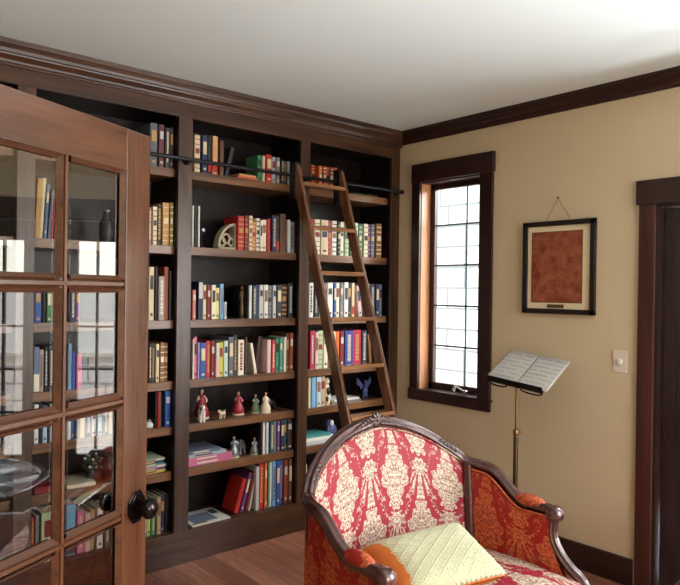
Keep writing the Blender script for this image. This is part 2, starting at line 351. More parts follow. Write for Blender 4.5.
BOOKS = {
 ("L", 0): [(-1.903, 0.043, 0.238, "slate", "t", 0.0), (-1.854, 0.032, 0.237, "maroon", "t", 0.0), (-1.818, 0.027, 0.223, "charcoal", "w", 0.0), (-1.786, 0.023, 0.231, "plum", "t", 0.0)],
 ("L", 1): [(-1.906, 0.024, 0.203, "mauve", "w", 0.0), (-1.879, 0.026, 0.211, "cream", "b", 0.0), (-1.85, 0.03, 0.225, "black", "w", 0.0), (-1.818, 0.04, 0.24, "gold", "b", 0.0), (-1.776, 0.021, 0.243, "olive", "b", 0.0)],
 ("L", 2): [(-1.899, 0.03, 0.297, "cream", "t", 0.0), (-1.865, 0.016, 0.303, "black", "p", 0.0), (-1.846, 0.035, 0.246, "greypink", "w", 0.0), (-1.809, 0.026, 0.3, "rust", "p", 0.0), (-1.781, 0.018, 0.278, "black", "p", 0.0)],
 ("L", 3): [(-1.912, 0.017, 0.215, "black", "w", 0.0), (-1.893, 0.022, 0.214, "charcoal", "w", 0.0), (-1.867, 0.02, 0.213, "cream", "t", 0.0), (-1.845, 0.026, 0.221, "goldbrown", "b", 0.0), (-1.817, 0.023, 0.217, "brown", "b", 0.0)],
 ("L", 4): [(-1.851, 0.012, 0.2, "black", "p", 0.0), (-1.838, 0.011, 0.204, "red", "p", 0.0), (-1.825, 0.013, 0.203, "brown", "p", 0.0), (-1.793, 0.034, 0.199, "blue", "t", 0.0)],
 ("L", 6): [(-1.918, 0.026, 0.204, "teal", "w", 0.0), (-1.891, 0.021, 0.205, "yellow", "t", 0.0), (-1.869, 0.025, 0.211, "green", "w", 0.0), (-1.838, 0.025, 0.208, "tan", "t", 0.0), (-1.811, 0.024, 0.212, "navy", "t", 0.0), (-1.785, 0.025, 0.212, "black", "p", 0.0)],
 ("G", 1): [(-2.521, 0.023, 0.296, "gold", "p", 3.0), (-2.496, 0.019, 0.308, "cream", "p", 3.0), (-2.475, 0.016, 0.271, "steel", "t", 3.0), (-2.457, 0.015, 0.243, "bluegrey", "p", 4.0), (-2.44, 0.013, 0.23, "red", "p", 4.0), (-2.425, 0.014, 0.196, "maroon", "p", 4.0)],
 ("G", 2): [(-2.532, 0.019, 0.167, "charcoal", "w", 0.0), (-2.511, 0.033, 0.173, "blue", "t", 0.0), (-2.475, 0.016, 0.168, "black", "p", 0.0), (-2.456, 0.026, 0.173, "green", "t", 0.0), (-2.428, 0.015, 0.169, "tan", "p", 0.0), (-2.381, 0.02, 0.174, "grey", "t", 0.0), (-2.341, 0.028, 0.175, "navy", "w", 0.0), (-2.311, 0.021, 0.17, "purple", "t", 0.0)],
 ("G", 3): [(-2.528, 0.011, 0.231, "tan", "p", 0.0), (-2.515, 0.027, 0.225, "steel", "d", 0.0), (-2.486, 0.022, 0.209, "pinkgrey", "w", 0.0), (-2.463, 0.018, 0.223, "black", "w", 0.0), (-2.443, 0.027, 0.227, "charcoal", "w", 0.0), (-2.414, 0.012, 0.216, "olive", "b", 0.0), (-2.387, 0.032, 0.225, "black", "t", 0.0), (-2.35, 0.02, 0.234, "sky", "w", 0.0), (-2.327, 0.02, 0.192, "blue", "p", 0.0), (-2.305, 0.03, 0.18, "magenta", "p", 0.0)],
 ("G", 4): [(-2.526, 0.017, 0.2, "plum", "p", 0.0), (-2.507, 0.022, 0.193, "white", "t", 0.0), (-2.483, 0.012, 0.191, "navy", "p", 0.0), (-2.469, 0.022, 0.184, "paleblue", "t", 0.0), (-2.445, 0.013, 0.187, "black", "p", 0.0), (-2.431, 0.028, 0.19, "paleblue", "t", 0.0), (-2.349, 0.02, 0.161, "white", "p", 0.0), (-2.327, 0.018, 0.17, "blue", "t", 0.0), (-2.283, 0.026, 0.159, "cream", "p", 0.0), (-2.255, 0.029, 0.162, "navy", "w", 0.0), (-2.221, 0.026, 0.153, "white", "t", 0.0), (-2.189, 0.024, 0.15, "paleblue", "t", 0.0), (-2.163, 0.027, 0.147, "navy", "w", 0.0), (-2.13, 0.027, 0.144, "cream", "p", 0.0), (-2.1, 0.019, 0.136, "white", "w", 0.0)],
 ("G", 6): [(-2.525, 0.009, 0.239, "white", "p", 0.0), (-2.514, 0.014, 0.231, "red", "w", 0.0), (-2.497, 0.019, 0.237, "grey", "p", 0.0), (-2.469, 0.077, 0.245, "palegreen", "t", 0.0), (-2.347, 0.05, 0.259, "sky", "d", 0.0), (-2.291, 0.036, 0.218, "pink", "w", 0.0), (-2.253, 0.029, 0.201, "palepink", "p", 0.0), (-2.222, 0.024, 0.211, "tan", "p", 0.0), (-2.187, 0.032, 0.213, "white", "t", 0.0), (-2.15, 0.032, 0.211, "tealdark", "w", 0.0), (-2.112, 0.019, 0.221, "charcoal", "p", 0.0)],
 ("C", 0): [(-1.645, 0.037, 0.215, "cream", "b", 0.0), (-1.599, 0.036, 0.217, "navy", "t", 0.0), (-1.556, 0.025, 0.223, "black", "r", 0.0), (-1.526, 0.035, 0.228, "peach", "r", 0.0), (-1.48, 0.028, 0.206, "brown", "p", 0.0), (-1.206, 0.032, 0.158, "green", "t", 0.0), (-1.171, 0.019, 0.159, "cream", "p", 0.0), (-1.148, 0.045, 0.171, "red", "t", 0.0), (-1.099, 0.03, 0.164, "silver", "t", 0.0), (-1.066, 0.027, 0.165, "grey", "t", 0.0), (-1.034, 0.021, 0.153, "black", "w", 0.0), (-1.011, 0.024, 0.15, "charcoal", "w", 0.0), (-0.984, 0.024, 0.151, "grey", "p", 0.0), (-0.956, 0.02, 0.144, "black", "p", 0.0)],
 ("C", 1): [(-1.651, 0.011, 0.24, "white", "p", 0.0), (-1.639, 0.019, 0.239, "black", "p", 0.0), (-1.618, 0.012, 0.24, "white", "p", 0.0), (-1.342, 0.045, 0.206, "red", "g", 0.0), (-1.294, 0.029, 0.21, "darkred", "g", 0.0), (-1.263, 0.026, 0.212, "cream", "b", 0.0), (-1.235, 0.026, 0.177, "peach", "b", 0.0), (-1.208, 0.026, 0.201, "ivory", "b", 0.0), (-1.18, 0.016, 0.187, "white", "t", 0.0), (-1.163, 0.035, 0.196, "ivory", "t", 0.0), (-1.125, 0.025, 0.205, "red", "p", 0.0), (-1.091, 0.034, 0.227, "navy", "w", 0.0), (-1.055, 0.026, 0.229, "charcoal", "r", 0.0), (-1.027, 0.047, 0.245, "brown", "p", 0.0), (-0.971, 0.024, 0.21, "palegrey", "p", 0.0), (-0.945, 0.037, 0.2, "grey", "w", 0.0)],
 ("C", 2): [(-1.645, 0.022, 0.172, "salmon", "t", 0.0), (-1.611, 0.03, 0.222, "navy", "c", 0.0), (-1.575, 0.023, 0.202, "cream", "t", 0.0), (-1.55, 0.023, 0.202, "darkred", "t", 0.0), (-1.523, 0.029, 0.203, "ivory", "t", 0.0), (-1.491, 0.026, 0.186, "paleyellow", "t", 0.0), (-1.464, 0.026, 0.21, "sky", "w", 0.0), (-1.435, 0.016, 0.102, "white", "w", 0.0), (-1.267, 0.008, 0.204, "black", "p", 0.0), (-1.257, 0.019, 0.204, "white", "p", 0.0), (-1.234, 0.026, 0.201, "tealdark", "w", 0.0), (-1.207, 0.023, 0.208, "navy", "p", 0.0), (-1.183, 0.03, 0.208, "palegrey", "t", 0.0), (-1.151, 0.031, 0.209, "white", "t", 0.0), (-1.116, 0.029, 0.203, "grey", "b", 0.0), (-1.08, 0.026, 0.207, "palegrey", "t", 0.0), (-1.052, 0.038, 0.21, "charcoal", "t", 0.0), (-1.01, 0.043, 0.214, "darkbrown", "b", 0.0), (-0.962, 0.042, 0.225, "black", "w", 0.0)],  # thin black book before the second white one added as shade on its side
 ("C", 3): [(-1.643, 0.011, 0.233, "ivory", "p", 0.0), (-1.63, 0.02, 0.244, "pink", "t", 0.0), (-1.606, 0.011, 0.209, "lilac", "p", 0.0), (-1.594, 0.039, 0.208, "blue", "t", 0.0), (-1.551, 0.031, 0.218, "red", "w", 0.0), (-1.518, 0.024, 0.217, "darkred", "t", 0.0), (-1.489, 0.022, 0.204, "palepink", "c", 0.0), (-1.464, 0.03, 0.205, "yellow", "t", 0.0), (-1.432, 0.029, 0.213, "mint", "t", 0.0), (-1.401, 0.033, 0.236, "slate", "t", 0.0), (-1.365, 0.031, 0.244, "charcoal", "w", 0.0), (-1.332, 0.043, 0.215, "ivory", "w", 0.0), (-1.284, 0.016, 0.232, "darkbrown", "p", 0.0), (-1.24, 0.02, 0.193, "ivory", "p", -11.0), (-1.117, 0.029, 0.207, "palepink", "p", 0.0), (-1.086, 0.027, 0.206, "crimson", "w", 0.0), (-1.049, 0.026, 0.217, "green", "t", 0.0), (-1.021, 0.025, 0.216, "teal", "t", 0.0), (-0.991, 0.021, 0.222, "ivory", "p", 0.0), (-0.967, 0.023, 0.24, "brown", "t", 0.0), (-0.942, 0.03, 0.246, "rust", "t", 0.0)],
 ("C", 5): [(-1.147, 0.021, 0.222, "black", "p", 0.0), (-1.125, 0.021, 0.207, "white", "p", 0.0), (-1.102, 0.022, 0.211, "palegrey", "p", 0.0), (-1.074, 0.034, 0.21, "tealdark", "w", 0.0), (-1.037, 0.019, 0.204, "grey", "p", 0.0), (-1.016, 0.023, 0.21, "purple", "t", 0.0), (-0.99, 0.028, 0.21, "navy", "t", 0.0), (-0.96, 0.023, 0.207, "tealdark", "t", 0.0), (-0.934, 0.039, 0.21, "darkbrown", "t", 0.0)],  # first black book added to darken the shaded side of the white one
 ("C", 6): [(-1.159, 0.026, 0.271, "palegrey", "p", 0.0), (-1.13, 0.039, 0.29, "red", "w", 0.0), (-1.089, 0.02, 0.285, "orange", "t", 0.0), (-1.067, 0.017, 0.289, "teal", "p", 0.0), (-1.049, 0.019, 0.285, "ivory", "p", 0.0), (-1.029, 0.026, 0.285, "sky", "w", 0.0), (-1.001, 0.026, 0.284, "blue", "t", 0.0), (-0.973, 0.028, 0.283, "blue", "w", 0.0), (-0.94, 0.032, 0.281, "rust", "t", 0.0), (-0.906, 0.029, 0.282, "brown", "t", 0.0)],
 ("R", 0): [(-0.779, 0.031, 0.156, "orange", "b", 0.0), (-0.719, 0.029, 0.157, "orange", "b", 0.0), (-0.687, 0.028, 0.158, "rust", "b", 0.0), (-0.656, 0.029, 0.158, "orange", "b", 0.0), (-0.624, 0.029, 0.159, "rust", "b", 0.0), (-0.592, 0.029, 0.16, "orange", "b", 0.0)],
 ("R", 1): [(-0.789, 0.034, 0.232, "red", "t", 0.0), (-0.749, 0.047, 0.232, "ivory", "b", 0.0), (-0.699, 0.065, 0.233, "cream", "t", 0.0), (-0.629, 0.027, 0.231, "crimson", "b", 0.0), (-0.599, 0.043, 0.234, "white", "b", 0.0), (-0.55, 0.027, 0.23, "greendark", "b", 0.0), (-0.521, 0.033, 0.232, "ivory", "t", 0.0), (-0.481, 0.037, 0.236, "palegreen", "b", 0.0), (-0.44, 0.048, 0.232, "greendark", "b", 0.0), (-0.388, 0.034, 0.236, "mint", "b", 0.0), (-0.352, 0.034, 0.231, "green", "b", 0.0), (-0.306, 0.039, 0.235, "ivory", "b", 0.0), (-0.263, 0.028, 0.234, "purple", "b", 0.0), (-0.232, 0.034, 0.237, "bluegrey", "b", 0.0), (-0.187, 0.055, 0.245, "goldbrown", "b", 0.0)],
 ("R", 2): [(-0.785, 0.037, 0.228, "white", "w", 0.0), (-0.744, 0.03, 0.222, "black", "w", 0.0), (-0.705, 0.039, 0.222, "palegrey", "t", 0.0), (-0.662, 0.029, 0.223, "mauve", "t", 0.0), (-0.63, 0.048, 0.231, "white", "t", 0.0), (-0.579, 0.024, 0.231, "blue", "t", 0.0), (-0.553, 0.034, 0.232, "ivory", "t", 0.0), (-0.517, 0.029, 0.232, "grey", "t", 0.0), (-0.485, 0.039, 0.237, "white", "t", 0.0), (-0.442, 0.029, 0.234, "black", "t", 0.0), (-0.41, 0.026, 0.234, "cream", "r", 0.0), (-0.371, 0.035, 0.214, "palepink", "t", -7.0), (-0.267, 0.031, 0.233, "grey", "w", 0.0), (-0.232, 0.046, 0.23, "charcoal", "w", 0.0), (-0.181, 0.035, 0.231, "navy", "t", 0.0), (-0.143, 0.033, 0.228, "bluegrey", "t", 0.0)],
 ("R", 3): [(-0.774, 0.038, 0.254, "crimson", "w", 0.0), (-0.734, 0.028, 0.246, "palepink", "t", 0.0), (-0.703, 0.042, 0.252, "palegreen", "b", 0.0), (-0.658, 0.037, 0.244, "ivory", "t", 0.0), (-0.586, 0.03, 0.245, "cream", "p", 0.0), (-0.55, 0.035, 0.244, "orange", "p", 0.0), (-0.511, 0.034, 0.243, "darkred", "t", 0.0), (-0.473, 0.078, 0.245, "royal", "w", 0.0), (-0.389, 0.078, 0.249, "crimson", "w", 0.0), (-0.308, 0.049, 0.244, "charcoal", "w", 0.0), (-0.256, 0.027, 0.218, "goldbrown", "p", -6.0)],
 ("R", 4): [(-0.78, 0.02, 0.204, "cream", "p", 0.0), (-0.757, 0.037, 0.202, "sky", "p", 0.0), (-0.718, 0.039, 0.202, "paleblue", "t", 0.0), (-0.675, 0.04, 0.202, "tan", "t", 0.0)],
}
WORLD, HALL, LAMP, DAYB, DAYD, DAYP, DAYK, SUN, EXPO = 3.0, 16.0, 8.0, 75, 330, 290, 165, 4.5, 0.45
# ------------------------------------------------------------------ room shell
CZ = 2.71
XL, YB, YF = -3.48, -5.6, .36
def shell(name, boxes, mat):
    m = MB()
    for b in boxes: m.box(*b)
    return struct(m.build(name, mat))
# window opening y WY0..WY1, z WZ0..WZ1 ; garden door opening y DY0..DY1
WY0, WY1, WZ0, WZ1 = -.745, -.214, .872, 2.334
DY0, DY1, DZ = -3.20, -1.862, 2.035
KY0, KY1 = -5.1, -3.42
shell('wall_right', [(0, .16, WY1, YF, 0, CZ), (0, .16, WY0, WY1, 0, WZ0), (0, .16, WY0, WY1, WZ1, CZ), (0, .16, DY1, WY0, 0, CZ),
                     (0, .16, DY0, DY1, DZ, CZ), (0, .16, KY1, DY0, 0, CZ), (0, .16, KY0, KY1, 0, .5), (0, .16, KY0, KY1, 2.3, CZ), (0, .16, YB, KY0, 0, CZ)], M['wall'])
shell('wall_front', [(-3.6, .16, YF, YF + .14, 0, CZ)], M['wall'])
shell('wall_back', [(-5.6, -2.9, YB - .16, YB, 0, CZ), (-.5, .16, YB - .16, YB, 0, CZ), (-2.9, -.5, YB - .16, YB, 0, .55), (-2.9, -.5, YB - .16, YB, 2.3, CZ)], M['wall'])
shell('wall_left', [(-3.6, XL, -1.93, YF, 0, CZ), (-3.6, XL, -3.86, -1.93, 2.08, CZ), (-3.6, XL, YB, -3.86, 0, CZ)], M['wall'])
shell('wall_hall', [(-5.75, -5.6, YB, .5, 0, CZ), (-5.6, -3.6, .36, .5, 0, CZ)], M['hallwall'])
shell('floor', [(-5.75, .16, YB - .16, YF + .14, -.1, 0)], M['floor'])
shell('ceiling', [(-5.75, .16, YB - .16, YF + .14, CZ, CZ + .12)], M['ceiling'])

# baseboard of the right wall, crown of the right wall
shell('baseboard_right', [(-.016, 0, DY1 + .095, 0, 0, .145), (-.016, 0, YB, DY0 - .095, 0, .145)], M['trim_y'])
shell('baseboard_back', [(XL, 0, YB, YB + .016, 0, .145)], M['trim_x'])
def crown_profile(p, h, base):
    # (offset from wall, z)
    return [(0, base), (p * .16, base), (p * .2, base + h * .10), (p * .34, base + h * .16), (p * .40, base + h * .30), (p * .55, base + h * .42),
            (p * .68, base + h * .62), (p * .82, base + h * .72), (p * .86, base + h * .82), (p, base + h * .86), (p, CZ), (0, CZ)]
cp = crown_profile(.062, CZ - 2.623, 2.623)
struct(MB().prism([(-o, z) for o, z in cp], 'y', YB, -.0).build('trim_1', M['trim_y'], bevel=.0))
struct(MB().prism([(YB + o, z) for o, z in cp], 'x', XL, 0).build('trim_2', M['trim_x']))

# window 1 (right wall)
w1 = thing('window_1', (0, (WY0 + WY1) / 2, WZ0), 'narrow dark framed casement window beside the bookcase', 'window', kind='structure')
oy, oz = -(WY0 + WY1) / 2, -WZ0
def wb(name, x0, x1, y0, y1, z0, z1, mat, par=w1, bevel=.002):
    return Box(name, x0, x1, y0 + oy, y1 + oy, z0 + oz, z1 + oz, mat, par, bevel)
wb('casing', -.02, 0, -.140, WY1, .872, 2.334, M['trim_z'])
wb('casing', -.02, 0, -.836, WY0 + .01, .872, 2.334, M['trim_z'])
wb('head_casing', -.026, 0, -.846, -.138, 2.332, 2.462, M['trim_y'])
wb('apron', -.022, 0, -.836, -.128, .797, .874, M['trim_y'])
wb('sill', -.028, .10, -.846, -.132, .858, .876, M['trim_y'])
wb('jamb', 0, .10, WY1 - .004, WY1 + .012, .872, WZ1, M['jamb'])
wb('jamb', 0, .10, WY0 - .012, WY0 + .004, .872, WZ1, M['jamb'])
wb('jamb', 0, .10, WY0, WY1, WZ1 - .012, WZ1 + .002, M['trim_y'])
sm = MB(); a0, a1, b0, b1 = WY0, WY1, .874, WZ1 - .01
sm.box(.095, .13, a0 + oy, a1 + oy, b0 + oz, b0 + .045 + oz).box(.095, .13, a0 + oy, a1 + oy, b1 - .04 + oz, b1 + oz)
sm.box(.095, .13, a1 - .045 + oy, a1 + oy, b0 + oz, b1 + oz).box(.095, .13, a0 + oy, a0 + .045 + oy, b0 + oz, b1 + oz)
sm.build('sash', M['trim_z'], w1, .002)
mt = plain('muntin teal grey', (96, 116, 118), .5)
mm = MB(); mm.box(.108, .118, -.541 + oy, -.529 + oy, .91 + oz, 2.3 + oz)
for z in (2.03, 1.747, 1.464, 1.181): mm.box(.108, .118, a0 + .04 + oy, a1 - .04 + oy, z - .006 + oz, z + .006 + oz)
mm.build('muntin', mt, w1)
wb('pane', .112, .114, a0 + .04, a1 - .04, .91, 2.3, M['glass'], bevel=0)
ch = MB(); c = Vector((.07, -.52 + oy, .895 + oz))
ch.lathe([(.016, -.012), (.016, .0), (.01, .012)], c=(.075, -.47 + oy, .892 + oz), n=14)
ch.sweep(catmull([(.072, -.47 + oy, .902 + oz), (.055, -.50 + oy, .915 + oz), (.045, -.55 + oy, .905 + oz), (.04, -.59 + oy, .893 + oz)], 6), [(.007 * cos(2 * pi * i / 8), .007 * sin(2 * pi * i / 8)) for i in range(8)], (1, 0, 0))
ch.ball((.038, -.60 + oy, .895 + oz), .011)
ch.build('crank_handle', M['silver'], w1)

# door 1: pair of dark glazed garden doors in the right wall (only its first stile is in view, its panes mirror in the glass door)
d1 = thing('door_1', (0, (DY0 + DY1) / 2, 0), 'dark wooden garden door at the right edge, closed in its casing', 'door', kind='structure')
oy = -(DY0 + DY1) / 2; oz = 0
wb('casing', -.02, 0, DY1, DY1 + .080, 0, 2.036, M['casing'], d1)
wb('casing', -.02, 0, DY0 - .09, DY0, 0, 2.036, M['casing'], d1)
wb('head_casing', -.028, 0, DY0 - .11, DY1 + .094, 2.035, 2.162, M['trim_y'], d1)
wb('jamb', 0, .16, DY1 - .018, DY1 + .002, 0, 2.036, M['trim_z'], d1)
wb('jamb', 0, .16, DY0 - .002, DY0 + .018, 0, 2.036, M['trim_z'], d1)
wb('jamb', 0, .16, DY0, DY1, 2.018, 2.037, M['trim_y'], d1)
for k, (ya, yb, g0, g1) in enumerate(((-2.530, -1.882, -2.36, -2.10), (-3.180, -2.534, -2.98, -2.718))):
    lf = MB()
    for (p, q, r, s_) in ((ya, g0, 0.008, 2.015), (g1, yb, .008, 2.015), (g0, g1, .008, .40), (g0, g1, 1.878, 2.015)):
        lf.box(.05, .09, p + oy, q + oy, r, s_)
    leaf = lf.build('door_leaf', M['gardendoor'], d1, .003)
    gm = (g0 + g1) / 2
    mu = MB().box(.052, .088, gm - .007 + oy, gm + .007 + oy, .40, 1.878)
    for j in range(1, 5): mu.box(.052, .088, g0 + oy, g1 + oy, .40 + j * .2956 - .007, .40 + j * .2956 + .007)
    mu.build('muntin', M['trim_z'], leaf)
    Box('pane', .068, .072, g0 - .003 + oy, g1 + .003 + oy, .397, 1.881, M['glass'], leaf, 0)
    yk = (-2.46, -2.60)[k]
    MB().lathe([(.028, 0), (.028, .006), (.012, .01), (.012, .04), (.03, .05), (.026, .075), (.005, .085)], c=(.05, yk + oy, .98), axis='x').build('door_knob', M['bronze'], leaf).scale = (-1, 1, 1)
    bpy.context.view_layer.update()
for o in list(bpy.data.objects):
    if o.name.startswith('door_knob'):
        # mirrored so that it stands into the room
        for v in o.data.vertices: v.co.x = .05 - (v.co.x - .05)
        o.scale = (1, 1, 1); o.data.flip_normals()

# window 2 in the back wall (behind the camera) - daylight
w2 = thing('window_2', (-1.7, YB, .55), 'wide muntined window in the back wall', 'window', kind='structure')
wm = MB()
for x in (-1.2, -.4, .4, 1.2): wm.box(x - .035, x + .035, -.13, -.08, 0, 1.75)
for z in (0, 1.75): wm.box(-1.235, 1.235, -.13, -.08, z - .035, z + .035)
wm.build('sash', M['trim_z'], w2)
cm = MB().box(-1.3, -1.2, 0, .02, -.1, 1.85).box(1.2, 1.3, 0, .02, -.1, 1.85).box(-1.32, 1.32, 0, .025, 1.75, 1.88).box(-1.3, 1.3, 0, .03, -.1, 0)
cm.build('casing', M['trim_z'], w2)
MB().box(-1.2, 1.2, -.106, -.102, 0, 1.75).build('pane', M['glass'], w2)

w3 = thing('added_key_window', (0, (KY0 + KY1) / 2, .5), 'large side window added for key light behind the garden door, out of view', 'window', kind='structure')  # unseen window added to bring key light onto the chair rails
h_ = (KY1 - KY0) / 2
wm = MB()
for y in (-h_ + .03, 0, h_ - .03): wm.box(.08, .12, y - .03, y + .03, 0, 1.8)
for z in (.03, .9, 1.77): wm.box(.08, .12, -h_, h_, z - .03, z + .03)
wm.build('sash', M['trim_z'], w3)
MB().box(-.02, 0, -h_ - .1, -h_, -.1, 1.9).box(-.02, 0, h_, h_ + .1, -.1, 1.9).box(-.025, 0, -h_ - .12, h_ + .10, 1.8, 1.93).box(-.03, 0, -h_ - .1, h_ + .1, -.1, 0).build('casing', M['trim_z'], w3)
MB().box(.098, .102, -h_, h_, 0, 1.8).build('pane', M['glass'], w3)

# ------------------------------------------------------------------ outside
st = MB().box(1.55, 1.95, -.9, 4.6, -.1, 4.6).build('stone_wing', M['stone']); tag(st, 'pale stone wall of the house seen through the narrow window', 'wall', kind='structure')
gw = MB().box(3.6, 3.9, -9, -.9, -.1, .72).build('garden_wall', M['stone'], bevel=.01); tag(gw, 'low stone garden wall mirrored in the glass door', 'wall', kind='structure')
MB().box(3.55, 3.95, -9, -.9, .72, .78).build('coping', M['patio'], gw, .008)
pt = MB().box(.16, 300, -300, 60, -.2, -.06).build('patio_ground', M['patio']); struct(pt)
pt = MB().box(-12, .16, -30, YB - .16, -.2, -.06).build('lawn_ground', plain('lawn', (120, 130, 90), .9, noise=.2)); struct(pt)

# ------------------------------------------------------------------ bookcase
bays = [(-3.395, -2.615), (-2.53, -1.772), (-1.684, -.910), (-.835, -.084)]
SH = [2.235, 1.80, 1.38, 1.035, .78, .525]; TH = .048; OPT = 2.523; BT = .183; FR = .04; DP = .335
bc = thing('built_in_bookcase', (-1.74, 0, 0), 'dark stained built-in bookcase covering the whole left wall up to the ceiling', 'bookcase')
def bb(name, x0, x1, y0, y1, z0, z1, mat, par=bc, bevel=.0025): return Box(name, x0 + 1.74, x1 + 1.74, y0, y1, z0, z1, mat, par, bevel)
edges = [(XL, -3.395), (-2.615, -2.53), (-1.772, -1.684), (-.910, -.835), (-.084, 0)]
for x0, x1 in edges: bb('face_stile', x0, x1, 0, .022, BT, OPT, M['case_z'])
bb('fascia', XL, 0, 0, .022, OPT, CZ - .01, M['case_x'])
bb('plinth', XL, 0, 0, .022, 0, BT, M['case_x'])
for x0, x1 in bays:
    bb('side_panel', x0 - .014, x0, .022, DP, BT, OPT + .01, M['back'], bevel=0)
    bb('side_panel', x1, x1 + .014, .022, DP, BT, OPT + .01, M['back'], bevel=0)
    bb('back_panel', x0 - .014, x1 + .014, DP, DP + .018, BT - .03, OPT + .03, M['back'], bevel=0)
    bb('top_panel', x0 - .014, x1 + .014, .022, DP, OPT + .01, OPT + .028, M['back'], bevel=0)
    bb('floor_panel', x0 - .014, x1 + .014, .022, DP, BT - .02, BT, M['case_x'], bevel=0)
    for z in SH: bb('shelf', x0, x1, FR, DP, z - TH, z, M['shelf'])
cp2 = [(0, 2.602), (-.012, 2.604), (-.016, 2.612), (-.023, 2.615), (-.025, 2.626), (-.034, 2.636), (-.044, 2.645), (-.046, 2.652), (-.053, 2.655), (-.056, 2.670), (-.066, 2.684), (-.072, 2.687), (-.075, 2.71), (0, 2.71)]
MB().prism(cp2, 'x', XL + 1.74, 1.74).build('crown_moulding', M['case_x'], bc)

# ladder rail
lr = thing('ladder_rail', (-1.7, 0, 2.277), 'thin black metal rail running across the bookcase for the ladder', 'rail')
MB().limb((-1.74, -.062, 0), (1.66, -.062, 0), .0105, n=12).build('bar', M['iron'], lr)
for x in (-1.74, 1.66): MB().ball((x, -.062, 0), .017).build('end_cap', M['iron'], lr)
for x in (-2.572, -1.728, -.873, -.042):
    q = x + 1.7
    MB().lathe([(.022, 0), (.022, .006), (.01, .012), (.01, .05)], c=(q, 0, 0), axis='y', n=14).limb((q, -.045, 0), (q, -.062, .0), .009).build('bracket', M['iron'], lr)

# ladder: leans on the rail
ld = thing('library_ladder', (-.82, -.45, 0), 'tall brown wooden library ladder leaning on the rail of the bookcase', 'ladder')
lx, ly = .82, .45
slope = .338      # dy per dz
def yl(z): return -(.1 + (2.339 - z) * slope)
DV = Vector((0, slope, 1)).normalized(); NV = Vector((0, -1, slope)).normalized()   # along, outward normal
zb = .035
for xs in (-1.003, -.640):
    p = Vector((xs + lx, yl(zb) + ly, zb)); q = Vector((xs + lx, yl(2.345) + ly, 2.345)); s_ = 1 if xs < -.8 else -1
    # stile section: thickness .024 along x, depth .075 behind the front edge
    sec = [(-.0, -.012), (-.0, .012), (-.075, .012), (-.075, -.012)]
    MB().sweep([p, q], sec, NV, smooth=False).build('side_rail', M['ladder_z'], ld, .006, 3)
    MB().limb((xs + lx - .02, yl(.05) + ly + .035, .036), (xs + lx + .02, yl(.05) + ly + .035, .036), .036, n=20).build('floor_wheel', M['iron'], ld, .003)
    # roller hook at the top
    hk = MB(); yy = -.062 + ly
    hk.box(xs + lx - .016, xs + lx + .016, yl(2.30) + ly + .03, yl(2.30) + ly + .09, 2.13, 2.36)
    hk.limb((xs + lx - .014, yy, 2.312), (xs + lx + .014, yy, 2.312), .026, n=20)
    hk.limb((xs + lx - .022, yy, 2.312), (xs + lx + .022, yy, 2.312), .008)
    hk.build('rail_hook', M['iron'], ld, .002)
for z in (2.235, 1.956, 1.677, 1.400, 1.121, .842, .563, .284):
    y = yl(z) + ly
    MB().box(-1.003 + .010 + lx, -.640 - .010 + lx, y - .008, y + .078, z - .024, z).build('step', M['ladder_x'], ld, .004)

# ------------------------------------------------------------------ the glazed door standing open
PH = Vector((-3.4497, -1.9171, 0)); ANG = math.atan2(.46872, .88335)
gd = thing('door_2', PH, 'reddish brown glass panelled door standing open at the left edge', 'door', rz=ANG, kind='structure')
DW = .93; T = .044; Y0 = -.022 + .01; 
# local frame: x from hinge to free edge, -y is the visible face
FW = DW
cols = [(.112, .332), (.359, .579), (.606, FW - .112)]     # measured from the free edge
rowsz = [(1.583, 1.906), (1.238, 1.557), (.892, 1.212), (.546, .866), (.20, .52)]
def fx(t): return FW - t
ya, yb = 0.0, T
Box('stile', fx(.112), FW, ya, yb, .008, 2.03, M['door_z'], gd, .004)
Box('stile', 0, .112, ya, yb, .008, 2.03, M['door_z'], gd, .004)
Box('top_rail', .112, fx(.112), ya, yb, 1.906, 2.03, M['door_x'], gd, .001)
Box('bottom_rail', .112, fx(.112), ya, yb, .008, .20, M['door_x'], gd, .001)
def bar_profile(w):   # muntin section: flat face with moulded shoulders, (across, depth)
    h = w / 2
    return [(-h * .35, ya + .004), (h * .35, ya + .004), (h * .5, ya + .009), (h, ya + .014), (h, yb - .014), (h * .5, yb - .009), (h * .35, yb - .004), (-h * .35, yb - .004), (-h * .5, yb - .009), (-h, yb - .014), (-h, ya + .014), (-h * .5, ya + .009)]
for t in (.3455, .5925):
    m = MB().prism([(fx(t) + a, b) for a, b in bar_profile(.027)], 'z', .20, 1.906)
    m.build('muntin', M['door_z'], gd)
for z in (1.570, 1.225, .879, .533):
    m = MB(); pts = [(b, z + a) for a, b in bar_profile(.027)]
    m.prism(pts, 'x', .112, fx(.112)); m.build('muntin', M['door_x'], gd)
# glazing bead round every pane: sloped moulding
for (t0, t1) in cols:
    for (z0, z1) in rowsz:
        m = MB(); xa, xb = fx(t1), fx(t0); w = .012
        for (y_o, y_i) in ((ya + .003, ya + .016), (yb - .003, yb - .016)):
            v = [(xa, y_o, z0), (xb, y_o, z0), (xb, y_o, z1), (xa, y_o, z1), (xa + w, y_i, z0 + w), (xb - w, y_i, z0 + w), (xb - w, y_i, z1 - w), (xa + w, y_i, z1 - w)]
            m.add(v, [(0, 1, 5, 4), (1, 2, 6, 5), (2, 3, 7, 6), (3, 0, 4, 7)])
        m.build('glazing_bead', M['door_x'], gd)
        Box('pane', xa, xb, T / 2 - .0015, T / 2 + .0015, z0, z1, M['doorglass'], gd, 0)
